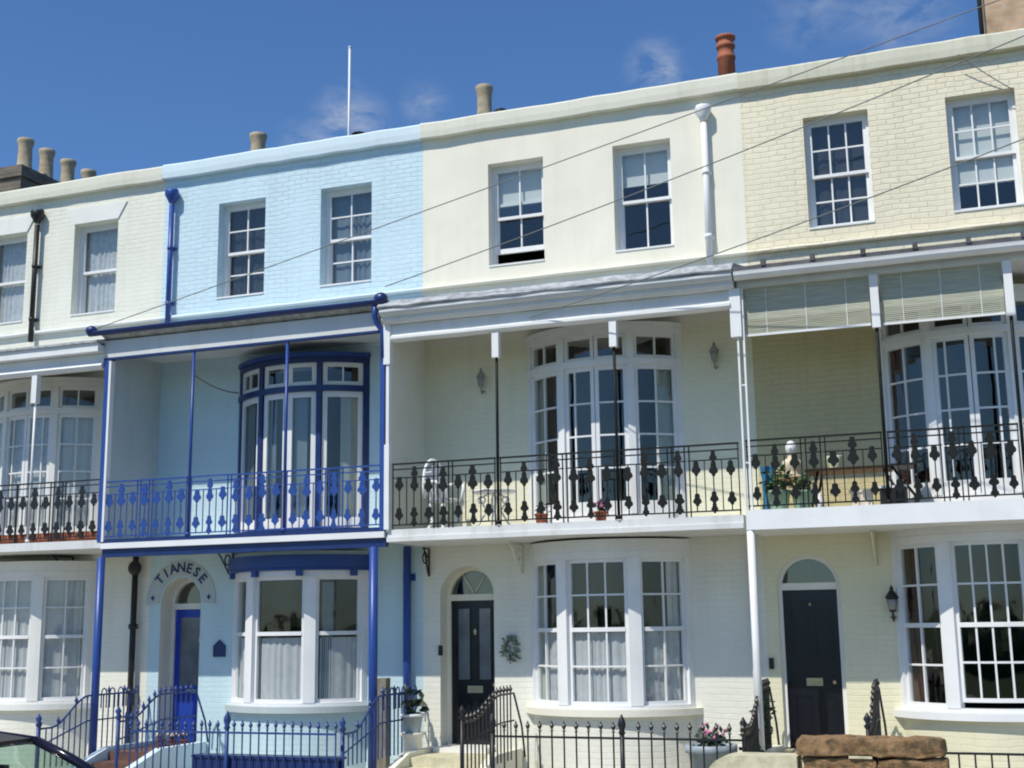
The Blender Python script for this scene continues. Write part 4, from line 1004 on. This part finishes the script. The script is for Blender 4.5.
# post, pots and plants by the entrances
m = MB(); m.box(-8.27, -8.13, -.55, -.41, .1, 1.52); o = m.build('wooden_post', M['greywood']); o['label'] = 'grey weathered wooden post beside the blue lower drainpipe'; o['category'] = 'post'
p = flowerpot((-7.72, -.55, .78), .15, .24, 'greypot', 'straggly plant in a white rimmed grey pot between blue pipe and black door', 'leaf_dark', 46, .17, .13, up=.9)
m = MB(); m.lathe([(.165, .22), (.175, .225), (.175, .25), (.155, .255)], (0, 0, 0), 14); m.build('pot_rim', M['white'], p, world=False)
m = MB(); m.tube([(-.02, 0, .2), (-.12, 0, .66)], .014, 5); m.build('stake', M['greywood'], p, world=False)
m = MB(); m.lathe([(.20, 0), (.20, .04), (.14, .09), (.13, .60), (.17, .65), (.18, .68)], (-7.72, -.55, .1), 14); o = m.build('pot_pedestal', M['c_up']); o['label'] = 'pale pedestal under the straggly potted plant beside the black door'; o['category'] = 'pedestal'
flowerpot((-3.35, -1.3, .1), .30, .66, 'greypot', 'large grey blue tub with dark plant and pink flowers behind the black railing', 'leaf_dark', 120, .20, .10, 'pink', fl_n=18, up=.2)
for k, (xx, w_) in enumerate([(-12.18, 'at the left'), (-11.98, 'in the middle'), (-11.77, 'at the right')]):
    flowerpot((xx, -.12, .495), .07, .09, 'terracotta', 'small pot of pale flowers on the step below the blue door, '+w_, 'leaf_dark', 22, .08, .05, 'petal', fl_n=12)
# climber by the handrail of the yellow house
p = thing('climbing_plant', 'dark climbing plant over the black handrail behind the white post', 'plant', (-2.80, -.9, .1))
m = MB()
for k in range(7): m.leaves((0+random.uniform(-.05, .05), random.uniform(-.6, .35), .35+k*.12), .15, 42, .085, flat=1)
m.build('foliage', M['leaf_dark'], p, world=False)
m = MB(); m.tube([(0, .1, 0), (.02, .05, .5), (-.02, -.1, 1.1)], .012, 5); m.build('stem', M['greywood'], p, world=False)
flowerpot((-.98, -2.0, .1), .08, .78, 'terracotta', 'slim clay pot just showing above the brown stone wall', 'leaf_dark', 6, .03, .03)

# ------------------------------------------------------------------ parked car at bottom left
def car(loc, label):
    c = thing('parked_car', label, 'car', loc)
    hw = .84
    def B(m, n, mt, par=None): return m.build(n, M[mt], par or c, world=False)
    prof = [(2.05, .30), (2.10, .45), (2.06, .62), (1.90, .76), (1.45, .86), (.95, .93), (-1.75, .97), (-2.02, .92), (-2.08, .60), (-2.04, .30), (-1.72, .26)]
    arcs = []
    for wx in (-1.28, 1.30):
        arcs += [(wx+.36*math.cos(a), .30+.36*math.sin(a)) for a in [PI*(1-k/8) for k in range(9)]]
    poly = prof+arcs+[(1.72, .26)]
    n = len(poly); m = MB()
    secs = [(-hw, .93), (-hw+.05, 1.), (hw-.05, 1.), (hw, .93)]
    i0 = len(m.v)
    for y, k in secs: m.v += [Vector((px*k if abs(px) > 1.8 else px, y, .6+(pz-.6)*(k if pz > .6 else 1))) for px, pz in poly]
    for a in range(3):
        for q in range(n):
            r = (q+1) % n; m.f.append([i0+a*n+q, i0+(a+1)*n+q, i0+(a+1)*n+r, i0+a*n+r]); m.mi.append(0)
    m.f.append([i0+q for q in range(n)]); m.f.append([i0+3*n+q for q in range(n-1, -1, -1)]); m.mi += [0, 0]
    B(m, 'body', 'car')
    # roof with pillars (a greenhouse of its own)
    top = [(.28, 1.36), (-.2, 1.41), (-.8, 1.40), (-1.25, 1.34)]; wy = .60
    m = MB()
    for (xa, za), (xb, zb) in zip(top[:-1], top[1:]):
        m.hexa([(xa, -wy, za-.05), (xa, wy, za-.05), (xb, wy, zb-.05), (xb, -wy, zb-.05), (xa, -wy+.06, za), (xa, wy-.06, za), (xb, wy-.06, zb), (xb, -wy+.06, zb)])
    B(m, 'roof', 'car')
    for s in (-1, 1):
        m = MB()
        m.tube([(.28, s*wy, 1.335), (.62, s*(wy+.07), 1.18), (1.08, s*(wy+.16), .93)], .042, 6); m.tube([(.30, s*wy, 1.33), (-.2, s*wy, 1.38), (-.8, s*wy, 1.37), (-1.25, s*wy, 1.30)], .04, 6)
        m.tube([(-.28, s*wy, 1.375), (-.36, s*(wy+.16), .95)], .04, 6); m.tube([(-1.25, s*wy, 1.31), (-1.70, s*(wy+.15), .96)], .06, 6); B(m, 'window_pillars', 'car')
        g = MB(); g.face([(.25, s*(wy+.01), 1.33), (-.27, s*(wy+.01), 1.36), (-.35, s*(wy+.155), .95), (1.02, s*(wy+.155), .94)]); B(g, 'side_window', 'car_glass')
        g = MB(); g.face([(-.31, s*(wy+.01), 1.36), (-1.22, s*(wy+.01), 1.30), (-1.62, s*(wy+.15), .96), (-.39, s*(wy+.155), .95)]); B(g, 'side_window', 'car_glass')
        m = MB(); m.ball((.86, s*(hw+.08), 1.0), .07, .10, .065); B(m, 'wing_mirror', 'car')
        m = MB(); m.ball((1.98, s*.60, .64), .10, .17, .08); B(m, 'headlight', 'lamp_glass')
        m = MB(); m.box(-.22, -.06, s*(hw+.005)-.012, s*(hw+.005)+.012, .80, .83); B(m, 'door_handle', 'chrome')
    g = MB(); g.face([(.29, -wy, 1.335), (.29, wy, 1.335), (1.08, wy+.14, .935), (1.08, -wy-.14, .935)]); B(g, 'windscreen', 'car_glass')
    g = MB(); g.face([(-1.27, -wy, 1.31), (-1.27, wy, 1.31), (-1.74, wy+.12, .975), (-1.74, -wy-.12, .975)]); B(g, 'rear_window', 'car_glass')
    for sx in (.0, -.95):
        for sy in (-.36, .36):
            m = MB(); m.box(sx-.10, sx+.02, sy-.22, sy+.22, .55, 1.12); m.box(sx-.09, sx, sy-.11, sy+.11, 1.13, 1.28); B(m, 'seat', 'carpet')
    for wx in (-1.28, 1.30):
        for s in (-1, 1):
            m = MB(); ys = s*(hw-.10)
            m.v = []; prof_t = [(.20, -.09), (.29, -.09), (.31, -.06), (.31, .06), (.29, .09), (.20, .09)]
            for r, yy in prof_t:
                for k in range(20): a = 2*PI*k/20; m.v.append(Vector((wx+r*math.cos(a), ys+yy, .31+r*math.sin(a))))
            for q in range(6):
                for k in range(20): j = (k+1) % 20; q2 = (q+1) % 6; m.f.append([q*20+k, q*20+j, q2*20+j, q2*20+k]); m.mi.append(0)
            wl = B(m, 'wheel', 'rubber')
            m = MB(); m.tube([(wx, ys-.07, .31), (wx, ys+.07, .31)], .205, 14); B(m, 'rim', 'chrome', wl)
CAR_POS = (-8.42, -8.3, -.07)
car(CAR_POS, 'dark parked car with green tinted windows, only its roof and pillar showing at bottom left')

# ------------------------------------------------------------------ overhead cables
def cable(p, q, sag, label, r=.0075):
    p, q = Vector(p), Vector(q); m = MB(); n = 24
    m.tube([p.lerp(q, k/n)-Vector((0, 0, sag*4*(k/n)*(1-k/n))) for k in range(n+1)], r, 5)
    o = m.build('overhead_cable', M['cable']); o['label'] = label; o['category'] = 'cable'; o['group'] = 'overhead cables across the house fronts'
cable((1.9, -1.7, 9.93), (-12.72, -1.44, 6.86), .03, 'long overhead cable crossing the top windows from upper right down to the blue gutter end')
cable((2.6, -3.55, 8.85), (-7.74, -1.45, 7.0), .10, 'middle overhead cable from the right edge down to the junction of blue and white canopies')
cable((2.6, -3.6, 7.7), (-5.61, -1.33, 6.36), .08, 'lowest overhead cable from the right edge down to the white canopy front')
cable((.16, -.16, 9.71), (.80, -.03, 9.16), .02, 'short thin wire slanting across the wall above the upper right window')
cable((-11.05, -1.22, 6.03), (-10.88, -.25, 5.90), .06, 'sagging cable from blue balcony post to the blue bow window', .011)

# ------------------------------------------------------------------ sky, sun, camera
world = bpy.data.worlds.new('World'); scene.world = world; world.use_nodes = True
t = world.node_tree; t.nodes.clear()
SUN_DIR = Vector((-.45, -1., 1.47)).normalized()          # towards the sun
elev = math.asin(SUN_DIR.z); az = math.atan2(SUN_DIR.x, SUN_DIR.y)
sky = N(t, 'ShaderNodeTexSky'); sky.sky_type = 'NISHITA'; sky.sun_disc = False; sky.sun_elevation = elev; sky.sun_rotation = az
sky.altitude = 0; sky.air_density = 1.2; sky.dust_density = .35; sky.ozone_density = 3.2
tc = N(t, 'ShaderNodeTexCoord'); mp = N(t, 'ShaderNodeMapping'); mp.inputs['Scale'].default_value = (3.2, 3.2, 7.); mp.inputs['Location'].default_value = (.9, .35, .1)
t.links.new(tc.outputs['Generated'], mp.inputs['Vector'])
n1 = N(t, 'ShaderNodeTexNoise', Scale=1.7, Detail=8., Roughness=.62, Distortion=.5); t.links.new(mp.outputs[0], n1.inputs['Vector'])
wisps = [((-0.4306, 0.8195, 0.3782), 0.0267, 0.80), ((-0.2064, 0.8866, 0.4139), 0.0204, 0.70), ((-0.3763, 0.8382, 0.3948), 0.0173, 0.40), ((-0.0901, 0.8900, 0.4470), 0.0314, 0.35), ((-0.0248, 0.9015, 0.4321), 0.0354, 0.40), ((-0.4656, 0.8053, 0.3670), 0.0157, 0.30)]
nrm_ = N(t, 'ShaderNodeVectorMath', operation='NORMALIZE'); t.links.new(tc.outputs['Generated'], nrm_.inputs[0])
tot = None
for d, rad, wt in wisps:            # a few thin clouds, each where it floats in the sky
    ds = N(t, 'ShaderNodeVectorMath', operation='DISTANCE'); t.links.new(nrm_.outputs[0], ds.inputs[0]); ds.inputs[1].default_value = d
    mr = N(t, 'ShaderNodeMapRange'); mr.interpolation_type = 'SMOOTHSTEP'; t.links.new(ds.outputs['Value'], mr.inputs[0]); mr.inputs[1].default_value = rad*1.5; mr.inputs[2].default_value = 0.; mr.inputs[3].default_value = 0.; mr.inputs[4].default_value = wt
    if tot is None: tot = mr.outputs[0]
    else:
        ad = N(t, 'ShaderNodeMath', operation='ADD'); t.links.new(tot, ad.inputs[0]); t.links.new(mr.outputs[0], ad.inputs[1]); tot = ad.outputs[0]
n1.inputs['Scale'].default_value = 9.
cr0 = ramp(t, [(.38, (0, 0, 0)), (.75, (1, 1, 1))]); t.links.new(n1.outputs[0], cr0.inputs[0])
cr = N(t, 'ShaderNodeMath', operation='MULTIPLY', use_clamp=True); t.links.new(cr0.outputs[0], cr.inputs[0]); t.links.new(tot, cr.inputs[1])
tn = N(t, 'ShaderNodeMix', data_type='RGBA', blend_type='MULTIPLY'); tn.inputs[0].default_value = 1.; t.links.new(sky.outputs[0], tn.inputs[6]); tn.inputs[7].default_value = (.60, .87, 1.21, 1)
mx = N(t, 'ShaderNodeMix', data_type='RGBA'); t.links.new(cr.outputs[0], mx.inputs[0]); t.links.new(tn.outputs[2], mx.inputs[6]); mx.inputs[7].default_value = (6.5, 6.8, 7.2, 1)
bg = N(t, 'ShaderNodeBackground', Strength=.10); t.links.new(mx.outputs[2], bg.inputs[0])
wo = N(t, 'ShaderNodeOutputWorld'); t.links.new(bg.outputs[0], wo.inputs[0])

sl = bpy.data.lights.new('sun', 'SUN'); sl.energy = 4.2; sl.angle = math.radians(.53); sl.color = (1., .945, .835)
so = bpy.data.objects.new('sun', sl); COL.objects.link(so); so.rotation_euler = SUN_DIR.to_track_quat('Z', 'Y').to_euler(); so.location = SUN_DIR*60

cam = bpy.data.cameras.new('camera'); co = bpy.data.objects.new('camera', cam); COL.objects.link(co)
F_PX, PITCH, YAW, ROLL = 1272.5, .189212, .352614, -.013898
cam.sensor_width = 36; cam.lens = F_PX/1024*36; cam.clip_end = 5000
cp, sp_, cy, sy = math.cos(PITCH), math.sin(PITCH), math.cos(YAW), math.sin(YAW)
Fv = Vector((-sy*cp, cy*cp, sp_)); Rv = Vector((cy, sy, 0)); Uv = Rv.cross(Fv)
R2 = Rv*math.cos(ROLL)+Uv*math.sin(ROLL); U2 = Uv*math.cos(ROLL)-Rv*math.sin(ROLL)
co.matrix_world = Matrix(((R2.x, U2.x, -Fv.x, 0), (R2.y, U2.y, -Fv.y, -17.3), (R2.z, U2.z, -Fv.z, 2.2), (0, 0, 0, 1)))
scene.camera = co
scene.render.engine = 'CYCLES'
scene.cycles.filter_width = 2.0
scene.cycles.transparent_max_bounces = 16
vs = scene.view_settings
vs.view_transform = 'Standard'; vs.look = 'None'; vs.gamma = 1.; vs.use_curve_mapping = False; vs.exposure = .0
